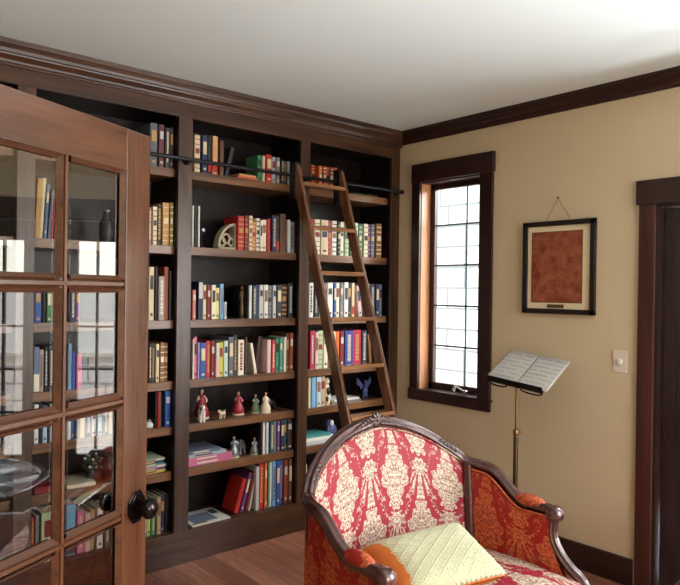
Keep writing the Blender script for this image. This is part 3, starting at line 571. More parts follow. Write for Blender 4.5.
# knob with octagonal plate
kx, kz = fx(.052), .897
pl = MB(); oc = [(kx + rx * cos(a), kz + rz * sin(a)) for a in [pi / 8 + i * pi / 4 for i in range(8)] for rx, rz in [(.041, .052)]]
pl.prism(oc, 'y', -.006, 0); pl.prism([(kx + (x - kx) * .82, kz + (z - kz) * .82) for x, z in oc], 'y', -.010, -.006)
plate = pl.build('knob_plate', M['bronze'], gd, .0015)
MB().lathe([(.012, 0), (.012, .012), (.010, .018), (.012, .022), (.026, .028), (.032, .040), (.030, .052), (.019, .061), (.004, .064)], c=(kx, -.008, kz), axis='y', n=24).build('knob', M['bronze'], plate)
pl = MB().prism(oc, 'y', T, T + .006); plate = pl.build('knob_plate', M['bronze'], gd, .0015)
k2 = MB().lathe([(.012, 0), (.012, -.02), (.009, -.028), (.012, -.034), (.024, -.040), (.029, -.052), (.027, -.064), (.017, -.073), (.004, -.076)], c=(kx, T + .006, kz), axis='y', n=24); k2.build('knob', M['bronze'], plate)
Box('latch_plate', FW - .001, FW + .0015, .008, .036, .84, .96, M['brass'], gd, 0)
Box('catch_plate', FW - .001, FW + .0015, .012, .032, 1.93, 2.0, M['brass'], gd, 0)
for z in (.25, 1.05, 1.8): MB().limb((-.006, -.004, z - .045), (-.006, -.004, z + .045), .007).build('hinge', M['brass'], gd)
# ------------------------------------------------------------------ books
PAL = dict(slate=(96,104,112), maroon=(104,48,54), charcoal=(52,52,56), plum=(74,48,64), mauve=(150,112,120), cream=(226,206,166), black=(30,28,30),
 gold=(196,150,84), olive=(150,134,72), greypink=(170,152,146), rust=(150,72,44), goldbrown=(142,98,56), brown=(104,68,46), red=(186,38,36), blue=(44,84,160),
 teal=(70,150,140), yellow=(214,206,88), green=(66,136,88), tan=(186,158,120), navy=(38,46,84), steel=(96,118,146), bluegrey=(112,122,142), grey=(128,128,128),
 purple=(118,64,128), pinkgrey=(178,150,144), sky=(120,176,214), magenta=(190,44,112), white=(234,232,224), paleblue=(176,200,212), palegreen=(182,200,158),
 pink=(218,118,156), palepink=(226,188,184), tealdark=(44,84,92), peach=(222,164,112), silver=(164,164,168), darkred=(134,30,32), ivory=(236,226,198),
 palegrey=(202,202,198), salmon=(218,128,112), paleyellow=(228,218,140), darkbrown=(66,44,36), lilac=(186,172,214), mint=(206,226,206), crimson=(186,34,66),
 orange=(216,104,42), greendark=(40,76,60), royal=(40,62,148))
NAMES = dict(slate='slate grey', greypink='pinkish grey', goldbrown='golden brown', bluegrey='blue grey', pinkgrey='dusty pink', sky='sky blue', paleblue='pale blue',
 palegreen='pale green', palepink='pale pink', tealdark='dark teal', darkred='dark red', palegrey='pale grey', paleyellow='pale yellow', darkbrown='dark brown',
 greendark='dark green', royal='royal blue', steel='steel blue', navy='navy blue', olive='olive yellow', peach='peach')
BM = {}
def bmat(c):
    if c not in BM: BM[c] = plain('book cover ' + c, tuple(x * .96 for x in PAL[c]), .55, noise=.12)
    return BM[c]
STY = dict(p='plain', b='banded', t='', d='two-tone', w='lettered', r='', g='gilt-banded', c='')
ORD = ['first', 'second', 'third', 'fourth', 'fifth', 'sixth', 'seventh', 'eighth', 'ninth', 'tenth', 'eleventh', 'twelfth', 'thirteenth', 'fourteenth', 'fifteenth', 'sixteenth', 'seventeenth', 'eighteenth', 'nineteenth', 'twentieth', 'twenty-first', 'twenty-second', 'twenty-third', 'twenty-fourth']
ROWN = ['top', 'second', 'third', 'fourth', 'fifth', 'sixth', 'bottom']
ZS = SH + [BT]
def contrast(c, k=0):
    r, g, b = PAL[c]; l = .3 * r + .6 * g + .1 * b
    if l < 105: return ['cream', 'gold', 'palegrey'][k % 3]
    if l < 160: return ['ivory', 'black', 'cream'][k % 3]
    return ['darkred', 'navy', 'charcoal', 'goldbrown'][k % 4]
def make_book(w, h, d, c, sty, k, loc, rot=(0, 0, 0), label=None, group=None, parent_name='book'):
    """spine faces -y, stands on z=0"""
    t = thing(parent_name, loc, label, 'book', group); t.rotation_euler = rot
    cv = MB(); e = .0025; rr = min(.003, w * .2)
    cv.box(-w / 2, -w / 2 + e, rr, d, 0, h); cv.box(w / 2 - e, w / 2, rr, d, 0, h)
    cv.prism([(-w / 2, rr), (-w / 2 + rr * .6, .0006), (0, -.001), (w / 2 - rr * .6, .0006), (w / 2, rr), (w / 2 - e, rr + .002), (-w / 2 + e, rr + .002)], 'z', 0, h)
    MB().box(-w / 2 + e, w / 2 - e, rr + .002, d - .004, .003, h - .004).build('page_block', M['paper'], t)
    m = MB(); own = m; u = w * .42; cc = contrast(c, k); y0, y1 = -.0019, .0015
    if sty in ('b', 'g', 'w', 't'): m = cv; cv.cur = 1
    if sty in ('b', 'g'):
        for q in (.10, .22, .36, .74, .88): m.box(-u, u, y0, y1, h * q, h * q + .004 + .004 * (k % 2))
        m.box(-u * .8, u * .8, y0, y1, h * .5, h * .64)
        if sty == 'g': cc = 'gold'
    elif sty == 't':
        m.box(-u * .75, u * .75, y0, y1, h * (.5 + .08 * (k % 3)), h * .84); m.box(-u * .5, u * .5, y0, y1, h * .08, h * .14)
    elif sty == 'w':
        q = .14
        while q < .88:
            l = .02 + .05 * ((k * 7 + int(q * 100)) % 5) / 4
            m.box(-u * .45, u * .45, y0, y1, h * q, h * (q + l)); q += l + .018
    elif sty == 'd': m.box(-w / 2, w / 2, y0, y1, h * .02, h * .40)
    elif sty == 'r': m.box(-u, u, y0, y1, h * .06, h * .30); cc = 'red'
    elif sty == 'c': m.box(-u, u, y0, y1, h * .55, h * .97); cc = 'palegrey'
    cv.build('cover', [bmat(c), bmat(cc)] if cv.cur else bmat(c), t)
    if own.v: own.build('spine_title', bmat(cc), t)
    return t
BAYTXT = {'L': 'in bay right of glass door', 'G': 'in left bay, behind door glass', 'C': 'in middle bay', 'R': 'in right bay behind ladder'}
def hdesc(w, h, lean):
    s_ = 'thick' if w > .042 else ('thin' if w < .018 else ('tall' if h > .235 else ('short' if h < .16 else '')))
    return ('leaning ' if abs(lean) > 1 else '') + s_
bays_x = {'L': (-2.53, -1.772), 'G': (-2.53, -1.772), 'C': (-1.684, -.910), 'R': (-.835, -.084)}
bk = 0
for (bay, row), lst in BOOKS.items():
    ex = max(0, max(q[0] + q[1] for q in lst) - (bays_x[bay][1] - .003)); mid_ = -9 if bay == 'L' else sum(bays_x[bay]) / 2; lst = [(q[0] - (ex if q[0] > mid_ else 0),) + tuple(q[1:]) for q in lst]
    pend = bays_x[bay][0] + .001
    for i, (x0, w, h, c, sty, lean) in enumerate(lst):
        if lean == 0 and x0 < pend + .0004: w = max(.008, w - (pend + .0004 - x0)); x0 = pend + .0004
        pend = x0 + w
        w2_ = w - .0012; bk += 1
        h = min(h, .3, ([OPT] + [q - TH for q in SH])[row] - ZS[row] - .008)
        d = min(.215, .55 * h + .045) + .004 * (bk % 4)
        ln = -R(lean) if False else R(lean)
        if bay == 'G' and row == 1: ln = R(abs(lean))
        x = x0 + w / 2; x = max(x, bays_x[bay][0] + w / 2 + .001); x = min(x, bays_x[bay][1] - w / 2 - .002)
        if lean < 0: x += h * abs(sin(ln)) * .9
        z = ZS[row] + .0004 + abs(sin(ln)) * w2_ / 2
        adj = (hdesc(w, h, lean) + ' ' + STY[sty]).split()[:1]
        lab = ' '.join(adj[:2] + [NAMES.get(c, c), 'book,', ORD[i + (4 if (bay, row) == ('C', 6) else 1 if ((bay, row) == ('C', 0) and i > 4) or ((bay, row) == ('C', 3) and i > 13) else 0)], 'from left on', ROWN[row], 'shelf', BAYTXT[bay]])
        make_book(w2_, h, d, c, sty, bk, (x, .052 + .005 * ((bk * 5) % 3 - 1), z), (0, ln, 0), lab,
                  'books on the %s shelf of the %s bay' % (ROWN[row], {'L': 'left', 'G': 'left', 'C': 'middle', 'R': 'right'}[bay]))

# lying books: spine towards the room, cover on top
def flat_book(x0, x1, z, th, c, label, group, y=.065, d=.16, sty='p', rz=0, coverart=None):
    w = x1 - x0
    t = thing('book', ((x0 + x1) / 2, y, z), label, 'book', group, rz)
    h = w / 2
    MB().box(-h, h, 0, d, 0, .0025).box(-h, h, 0, d, th - .0025, th).box(-h, h, 0, .003, .002, th - .002).build('cover', bmat(c), t)
    MB().box(-h + .004, h - .004, .003, d - .003, .0025, th - .0025).build('page_block', M['paper'], t)
    if sty != 'p':
        MB().box(-h * .6, h * .3, -.0008, .002, th * .3, th * .7).build('spine_title', bmat(contrast(c)), t)
    if coverart:
        m = MB()
        for (a, b, cc, e) in coverart: Box('cover_picture', -h + w * a, -h + w * b, d * cc, d * e, th, th + .0006, bmat(coverart[0] and 'bluegrey' if a > .3 else 'palegreen'), t, 0)
    return t
z0 = SH[0] + .0004
flat_book(-1.345, -1.20, z0, .016, 'orange', 'orange book lying flat under a cream one, middle of the middle bay\'s top shelf', 'books lying flat', y=.06, d=.14)
flat_book(-1.335, -1.21, z0 + .0165, .014, 'peach', 'peach book lying on an orange one, middle of the middle bay\'s top shelf', 'books lying flat', y=.062, d=.13, rz=.06)
z0 = SH[5] + .0004; g = 'large flat books under the fifth shelf of the middle bay'
for k, (xa, xb, th, c, l) in enumerate([(-1.655, -1.352, .026, 'pink', 'pink book at the base of the flat stack, middle bay sixth shelf'),
        (-1.655, -1.362, .022, 'pink', 'pink book second up in the flat stack, middle bay sixth shelf'),
        (-1.66, -1.40, .018, 'paleblue', 'pale blue book third up in the flat stack, middle bay sixth shelf'),
        (-1.665, -1.44, .020, 'bluegrey', 'blue grey book on top of the pink flat stack, middle bay sixth shelf')]):
    flat_book(xa, xb, z0, th, c, l, g, d=.2, sty='t'); z0 += th + .0005
z0 = SH[5] + .0004; g = 'flat stack in the left bay'
for (xa, xb, th, c, l) in [(-1.955, -1.795, .016, 'yellow', 'yellow book at the base of the flat stack right of the glass door'),
        (-1.96, -1.80, .013, 'purple', 'purple book just above the yellow one in the flat stack'),
        (-1.95, -1.79, .012, 'white', 'white book, third up in the flat stack right of the glass door'),
        (-1.96, -1.80, .011, 'teal', 'teal book, fourth up in the flat stack right of the glass door'),
        (-1.955, -1.81, .013, 'charcoal', 'charcoal book under the top one in the flat stack right of the glass door'),
        (-1.95, -1.80, .011, 'mint', 'mint green book on top of the flat stack right of the glass door')]:
    flat_book(xa, xb, z0, th, c, l, g, d=.18, sty='t'); z0 += th + .0005
b = flat_book(-1.64, -1.385, BT + .0004, .007, 'white', 'white and green picture magazine lying flat on the bottom shelf of middle bay', 'books lying flat', y=.028, d=.23)
Box('cover_picture', -.10, .06, .03, .17, .007, .0076, bmat('bluegrey'), b, 0); Box('cover_picture', -.12, -.02, .01, .028, .007, .0076, bmat('olive'), b, 0); Box('cover_picture', .07, .115, .12, .20, .007, .0076, bmat('greendark'), b, 0)
flat_book(-.565, -.30, SH[4] + .0004, .014, 'grey', 'grey book lying flat on the right bay\'s fifth shelf behind the ladder', 'books lying flat', d=.18)
flat_book(-.55, -.31, SH[4] + .0149, .012, 'white', 'white book lying on a grey one on the right bay\'s fifth shelf', 'books lying flat', d=.17, rz=.05)
flat_book(-.80, -.53, SH[5] + .0004, .024, 'palegrey', 'pale grey book lying flat under a white one, right bay\'s sixth shelf', 'books lying flat', d=.2)
flat_book(-.79, -.54, SH[5] + .0249, .022, 'white', 'white book lying beneath a teal one, right bay\'s sixth shelf', 'books lying flat', d=.2, rz=.03)
flat_book(-.80, -.58, SH[5] + .0474, .015, 'teal', 'teal book topping the flat pile on the right bay\'s sixth shelf', 'books lying flat', d=.17, rz=-.04)
flat_book(-.39, -.26, SH[0] + .0004, .014, 'greendark', 'dark green book lying flat on the right bay\'s top shelf', 'books lying flat', d=.14)
flat_book(-.25, -.16, SH[0] + .0004, .018, 'darkbrown', 'dark brown small book lying flat, right end of the right bay\'s top shelf', 'books lying flat', d=.12)
flat_book(-2.50, -2.40, SH[5] + .0004, .03, 'darkred', 'dark red book lying flat seen through the lower left door pane', 'books lying flat', d=.16, rz=.12)
flat_book(-2.345, -2.20, SH[5] + .0004, .018, 'ivory', 'ivory book lying flat below the dark green figurine, behind the door glass', 'books lying flat', y=.05, d=.19, rz=-.08)

# big books leaning to the right at the bottom of the middle bay: their front covers show
def lean_book(xr, w, h, d, c, deg, label, sty='p', y=.07, rzz=0, row=6, group=None):
    ln = R(deg); hw = w / 2
    t = make_book(w, h, d, c, sty, 3, (xr - hw, y, ZS[row] + .0005 + abs(sin(ln)) * hw), (0, ln, rzz), label, group)
    return t
g = 'large books leaning together on the bottom shelf of the middle bay'
lean_book(-1.306, .030, .21, .15, 'red', 17, 'large red book leaning right, leftmost on the middle bay\'s bottom shelf', group=g)
lean_book(-1.270, .024, .240, .19, 'purple', 16, 'purple book leaning between two red ones, middle bay\'s bottom shelf', 't', group=g)
lean_book(-1.241, .018, .245, .19, 'darkred', 15, 'dark red book leaning beside the purple one, middle bay\'s bottom shelf', group=g)
lean_book(-1.219, .014, .245, .19, 'white', 13, 'thin white book leaning right, last of the leaning group, bottom shelf', group=g)
lean_book(-2.07, .022, .25, .17, 'pink', 24, 'pink book leaning steeply right behind the door glass, bottom shelf', group='books on the bottom shelf of the left bay', y=.10)
lean_book(-1.395, .026, .19, .12, 'charcoal', 13, 'dark grey book leaning right, middle bay\'s top shelf beside the brown book', row=0, y=.09, group='books on the top shelf of the middle bay')
lean_book(-1.150, .03, .225, .17, 'darkbrown', 7, 'dark brown book leaning against the pale pink one, middle bay\'s fourth shelf', row=3, y=.10, group='books on the fourth shelf of the middle bay')

# ------------------------------------------------------------------ ornaments on the shelves
def fmat(n, c, r=.4, metal=0): return plain('glaze ' + n, c, r, metal)
G_ = dict(cream=fmat('cream', (222, 208, 180)), white=fmat('white', (232, 230, 224)), red=fmat('red', (150, 34, 52)), green=fmat('green', (96, 122, 88)), dark=fmat('dark', (40, 38, 42)),
          skin=fmat('skin', (214, 168, 138)), pewter=fmat('pewter', (150, 154, 158), .3, .7), blk=fmat('black', (26, 26, 28), .3), hair=fmat('brown', (84, 54, 36)), blue=fmat('blue', (76, 84, 130)), pink=fmat('pink', (206, 120, 138)),
          bronze=fmat('bronze', (96, 76, 50), .4, .5), stone=fmat('stone', (176, 166, 140), .7))
def lady(x, y, z, h, dress, label, group=None, rz=0, shawl=None):
    t = thing('lady_figurine', (x, y, z + .0004), label, 'figurine', group, rz); s = h / .17
    s1 = s; k_ = 1.3 * s
    MB().lathe([(.030 * k_, 0), (.034 * k_, .006 * s), (.032 * k_, .012 * s)]).build('base', G_['cream'], t)
    MB().lathe([(.028 * k_, .012 * s), (.033 * k_, .03 * s), (.026 * k_, .06 * s), (.014 * k_, .090 * s), (.016 * k_, .112 * s), (.017 * s, .125 * s), (.006 * s, .134 * s)]).build('dress', G_[dress], t)
    MB().limb((.015 * s, 0, .124 * s), (.030 * s, -.008 * s, .100 * s), .006 * s, .0045 * s).limb((.030 * s, -.008 * s, .100 * s), (.016 * s, -.022 * s, .092 * s), .0045 * s, .004 * s) \
        .limb((-.015 * s, 0, .124 * s), (-.031 * s, -.006 * s, .104 * s), .006 * s, .0045 * s).limb((-.031 * s, -.006 * s, .104 * s), (-.022 * s, -.02 * s, .115 * s), .0045 * s, .004 * s).build('arms', G_[shawl or dress], t)
    MB().limb((0, 0, .130 * s), (0, 0, .142 * s), .0045 * s).ball((0, -.001 * s, .151 * s), (.010 * s, .011 * s, .013 * s)).ball((0, -.012 * s, .150 * s), .002 * s).build('head', G_['skin'], t)
    MB().ball((0, .003 * s, .155 * s), (.0115 * s, .012 * s, .0125 * s)).ball((0, .012 * s, .148 * s), (.007 * s, .007 * s, .01 * s)).build('hair', G_['hair'], t)
    return t
def dog(x, y, z, h, mat, label, group=None, rz=0, tail=True, spots=None):
    t = thing('dog_figurine', (x, y, z + .0004), label, 'figurine', group, rz); s = h / .06
    m = MB(); m.ball((0, 0, .034 * s), (.024 * s, .011 * s, .012 * s)).ball((-.016 * s, 0, .035 * s), (.011 * s, .012 * s, .014 * s)).ball((.015 * s, 0, .034 * s), (.010 * s, .011 * s, .012 * s))
    for sx in (-.017, .017):
        for sy in (-.006, .006): m.limb((sx * s, sy * s, .03 * s), (sx * 1.05 * s, sy * s, .002 * s), .0052 * s, .0034 * s).ball((sx * 1.05 * s - .002 * s, sy * s, .0035 * s), (.0055 * s, .004 * s, .0035 * s))
    m.limb((-.020 * s, 0, .038 * s), (-.028 * s, 0, .052 * s), .009 * s, .007 * s); m.limb((.023 * s, 0, .038 * s), (.034 * s, 0, .052 * s), .003 * s, .0015 * s)
    m.build('body', G_[mat], t)
    MB().ball((-.031 * s, 0, .054 * s), (.010 * s, .008 * s, .008 * s)).limb((-.036 * s, 0, .053 * s), (-.044 * s, 0, .050 * s), .006 * s, .004 * s).build('head', G_[mat], t)
    MB().ball((-.028 * s, -.008 * s, .053 * s), (.004 * s, .002 * s, .007 * s)).ball((-.028 * s, .008 * s, .053 * s), (.004 * s, .002 * s, .007 * s)).build('ears', G_[spots or mat], t)
    return t
def elephant(x, y, z, h, mat, label, group=None, rz=0):
    t = thing('elephant_figurine', (x, y, z + .0004), label, 'figurine', group, rz); s = h / .1
    m = MB(); m.ball((0, 0, .055 * s), (.042 * s, .028 * s, .032 * s))
    for sx in (-.024, .024):
        for sy in (-.015, .015): m.limb((sx * s, sy * s, .05 * s), (sx * 1.1 * s, sy * s, 0), .013 * s, .011 * s)
    m.ball((-.042 * s, 0, .072 * s), (.022 * s, .02 * s, .024 * s))
    m.sweep(catmull([(-.055 * s, 0, .072 * s), (-.070 * s, 0, .055 * s), (-.072 * s, 0, .03 * s), (-.082 * s, 0, .018 * s)], 5), [(.008 * s * cos(2 * pi * i / 8), .008 * s * sin(2 * pi * i / 8)) for i in range(8)], (0, 1, 0), scale=lambda q: 1 - .5 * q)
    m.build('body', G_[mat], t)
    MB().ball((-.034 * s, -.022 * s, .072 * s), (.014 * s, .004 * s, .02 * s)).ball((-.034 * s, .022 * s, .072 * s), (.014 * s, .004 * s, .02 * s)).build('ears', G_[mat], t)
    MB().limb((-.056 * s, -.009 * s, .060 * s), (-.074 * s, -.012 * s, .052 * s), .003 * s, .001 * s).limb((-.056 * s, .009 * s, .060 * s), (-.074 * s, .012 * s, .052 * s), .003 * s, .001 * s).build('tusks', G_['cream'], t)
    return t
Z4, Z5 = SH[4], SH[5]
lady(-1.530, .14, Z4, .185, 'red', 'standing lady figurine in dark red, left end of the fifth shelf', 'small ornaments on the fifth shelf', shawl='cream')
dog(-1.575, .058, Z4, .10, 'white', 'white spotted dog figurine standing in front of the red lady', 'small ornaments on the fifth shelf', rz=R(70), spots='dark')
dog(-1.425, .075, Z4, .055, 'cream', 'small cream dog figurine standing between the two red ladies', 'small ornaments on the fifth shelf', rz=R(20))
lady(-1.285, .12, Z4, .15, 'red', 'lady figurine in a wide bright dress, centre of the fifth shelf', 'small ornaments on the fifth shelf', shawl='pink')
lady(-1.165, .11, Z4, .12, 'green', 'green robed figurine beside the cream one, right part of fifth shelf', 'small ornaments on the fifth shelf', shawl='cream')
lady(-1.115, .07, Z4, .135, 'cream', 'cream robed figurine at the right of the fifth shelf\'s ornaments', 'small ornaments on the fifth shelf', shawl='cream')
elephant(-1.02, .15, Z4, .085, 'blk', 'black elephant ornament in the shade, right end of the fifth shelf', 'small ornaments on the fifth shelf')
# pewter group on shelf six
lady(-1.325, .10, Z5, .135, 'pewter', 'pewter figurine left of the three beside the pink books', 'pewter ornaments', shawl='pewter')
elephant(-1.250, .15, Z5, .105, 'pewter', 'pewter elephant ornament between the two pewter figures', 'pewter ornaments', rz=R(30))
lady(-1.185, .085, Z5, .11, 'pewter', 'small pewter figurine right of the pewter elephant', 'pewter ornaments', shawl='white')
t = thing('camera_case', (-1.135, .12, Z5 + .0004), 'small black case left of the books on the sixth shelf', 'box')
MB().box(-.024, .024, -.03, .03, 0, .045).build('body', G_['blk'], t, .005); MB().lathe([(.014, 0), (.014, .012), (.010, .014)], c=(0, -.03, .022), axis='y').build('clasp', G_['pewter'], t)
# thin statue, vase on third shelf
t = thing('statuette', (-1.275, .11, SH[2] + .0004), 'slender dark bronze statuette in the middle of the third shelf', 'figurine')
MB().lathe([(.024, 0), (.024, .012), (.018, .016)]).build('base', G_['blk'], t)
MB().lathe([(.013, .016), (.017, .05), (.012, .09), (.010, .12), (.015, .15), (.013, .165), (.005, .175)]).ball((0, 0, .188), (.011, .012, .015)).limb((.012, 0, .16), (.024, -.01, .215), .005, .003).limb((-.012, 0, .16), (-.022, -.012, .12), .005, .003).build('figure', G_['bronze'], t)
t = thing('carved_bottle', (-1.228, .145, SH[2] + .0004), 'brown gold bottle shaped ornament beside the bronze statuette', 'ornament')
MB().lathe([(.014, 0), (.018, .02), (.017, .07), (.009, .10), (.008, .125), (.011, .13)]).build('body', G_['bronze'], t); MB().ball((0, 0, .135), .009).build('stopper', G_['cream'], t)
# bookend, gadget on second shelf
t = thing('bookend', (-1.391, .12, SH[1] + .0004), 'carved stone bookend against the red books on the second shelf', 'bookend')
MB().box(-.066, .058, -.04, .04, 0, .014).build('base', G_['stone'], t, .003)
arc = [Vector((.055 - .115 * cos(a), 0, .014 + .140 * sin(a))) for a in [i * pi / 2 / 14 for i in range(15)]]
MB().sweep(arc, [(.03, -.008), (.03, .008), (-.03, .008), (-.03, -.008)], (0, 1, 0), smooth=False).build('arch', G_['stone'], t, .003)
m = MB(); m.box(.044, .056, -.035, .035, .012, .155)
for k, (q, r_) in enumerate(((.03, .018), (-.005, .024), (-.032, .02))):
    ring = [Vector((q + r_ * cos(a), -.012, .045 + .02 * (k == 1) + r_ * 1.2 * sin(a))) for a in [i * 2 * pi / 16 for i in range(17)]]
    m.sweep(ring, [(.009 * cos(b_), .007 * sin(b_)) for b_ in [j * pi / 3 for j in range(6)]], (0, 1, 0), caps=False)
m.build('carved_scroll', G_['stone'], t)
t = thing('table_clock', (-1.555, .12, SH[1] + .0004), 'small dark ball clock on a stem, left part of the second shelf', 'clock')
MB().lathe([(.02, 0), (.02, .008), (.004, .012), (.004, .09)]).build('stand', G_['blk'], t); MB().ball((0, 0, .108), .022).build('case', G_['dark'], t); MB().lathe([(.009, 0), (.009, .004)], c=(0, -.019, .108), axis='y').build('dial', G_['pewter'], t)
# left bay, fifth shelf: white gadget
t = thing('white_shaker', (-1.885, .09, Z4 + .0004), 'small white ornament on the fifth shelf right of the glass door', 'ornament')
MB().lathe([(.02, 0), (.024, .012), (.018, .026), (.01, .032)]).build('body', G_['white'], t); MB().ball((0, 0, .036), .01).build('lid', G_['pewter'], t)
# right bay
t = thing('figurine', (-.593, .10, Z4 + .0004), 'white and black cat figurine at the end of the pale blue books', 'figurine')
MB().lathe([(.026, 0), (.032, .03), (.030, .07), (.022, .11), (.016, .135)]).build('body', G_['cream'], t)
MB().ball((0, -.004, .155), (.022, .02, .02)).lathe([(.008, 0), (.001, .016)], c=(-.012, -.002, .168), n=8).lathe([(.008, 0), (.001, .016)], c=(.012, -.002, .168), n=8).build('head', G_['cream'], t)
MB().ball((.0, -.026, .09), (.016, .008, .03)).ball((-.01, -.026, .04), (.012, .008, .02)).build('patch', G_['blk'], t)
t = thing('dragon_figurine', (-.19, .14, Z4 + .0004), 'small dark blue winged creature figurine behind the ladder', 'figurine')
MB().ball((0, 0, .05), (.022, .018, .035)).limb((-.012, 0, .03), (-.016, 0, 0), .009, .006).limb((.012, 0, .03), (.016, 0, 0), .009, .006).limb((0, -.005, .075), (-.01, -.012, .115), .011, .008).ball((-.012, -.018, .122), (.012, .014, .011)) \
    .limb((.015, .005, .03), (.045, .01, .008), .008, .002).build('body', G_['blue'], t)
for s_ in (-1, 1): MB().add([(0, .008, .085), (s_ * .065, .014, .15), (s_ * .07, .014, .105), (s_ * .045, .012, .085), (s_ * .03, .010, .060)], [(0, 1, 2, 3, 4)]).build('wing', G_['blue'], t, solid=.003)
t = thing('elephant_ornament', (-.50, .15, SH[5] + .0004), 'dark blue elephant ornament with white ear, right of the white flat books', 'ornament')
MB().ball((0, 0, .06), (.045, .028, .045)).ball((-.03, -.01, .11), (.028, .024, .028)).limb((-.045, -.02, .10), (-.055, -.03, .05), .010, .006).limb((-.025, 0, .03), (-.025, 0, 0), .014).limb((.025, 0, .03), (.025, 0, 0), .014).build('body', G_['blue'], t)
MB().ball((-.02, -.032, .115), (.016, .005, .02)).build('ear', G_['white'], t)
t = thing('candle', (-.76, .12, BT + .0004), 'cream pillar candle at the left of the right bay\'s bottom shelf', 'candle')
MB().lathe([(.02, 0), (.02, .20), (.016, .205)]).build('wax', G_['cream'], t); MB().limb((0, 0, .203), (0, 0, .215), .0015).build('wick', G_['blk'], t)
# left bay behind the glass
t = thing('plant_ornament', (-2.185, .12, SH[5] + .019 + .0004), 'dark green jade plant ornament with white flowers behind the door glass', 'ornament')
MB().lathe([(.03, 0), (.042, .012), (.040, .03), (.03, .036)]).build('pot', G_['blk'], t)
m = MB(); f = MB()
for k in range(26):
    a = k * 2.4; r_ = .012 + .042 * ((k * 7) % 10) / 10; zz = .045 + .08 * ((k * 3) % 7) / 7
    m.ball((r_ * cos(a), r_ * sin(a), zz), (.014, .014, .009), 8, 5)
    if k % 4 == 0: f.ball((r_ * 1.15 * cos(a), r_ * 1.15 * sin(a) - .006, zz + .01), .0065, 8, 5)
m.build('leaves', fmat('jade', (34, 62, 44)), t); f.build('flowers', G_['white'], t)
t = thing('vase', (-2.09, .15, SH[5] + .0004), 'round black vase right of the plant ornament behind the door glass', 'vase')
MB().lathe([(.028, 0), (.05, .03), (.056, .06), (.04, .095), (.02, .11), (.024, .12)]).build('body', G_['blk'], t); MB().lathe([(.0245, 0), (.0245, .006)], c=(0, 0, .116)).build('rim', G_['bronze'], t)
t = thing('vase', (-2.12, .14, SH[1] + .0004), 'dark tall jar on the second shelf behind the upper door pane', 'vase')
MB().lathe([(.03, 0), (.042, .05), (.040, .11), (.018, .15), (.022, .17)]).build('body', G_['dark'], t); MB().ball((0, 0, .172), (.02, .02, .012)).build('lid', G_['pewter'], t)
# ------------------------------------------------------------------ upholstered chair (local: x right, y to the back, z up)
CX, CY = -1.585, -1.935
ac = thing('upholstered_armchair', (CX, CY, 0), 'wide carved mahogany armchair in crimson and cream damask, at the lower right', 'armchair')
def yc(x): return .532 - .127 * min(1.15, abs(x) / .45) ** 3.0
halfr = [(0, .532, 1.008), (.10, yc(.1), .992), (.20, yc(.2), .964), (.29, yc(.29), .924), (.36, yc(.36), .880), (.41, yc(.41), .843), (.447, .402, .806),
         (.470, .344, .792), (.480, .280, .784), (.485, .226, .750), (.487, .174, .708), (.487, .120, .678), (.485, .06, .676), (.483, .0, .678), (.481, -.028, .676)]
full = [(-x, y, z) for x, y, z in reversed(halfr[1:])] + halfr
fine_path = catmull(full, 6)
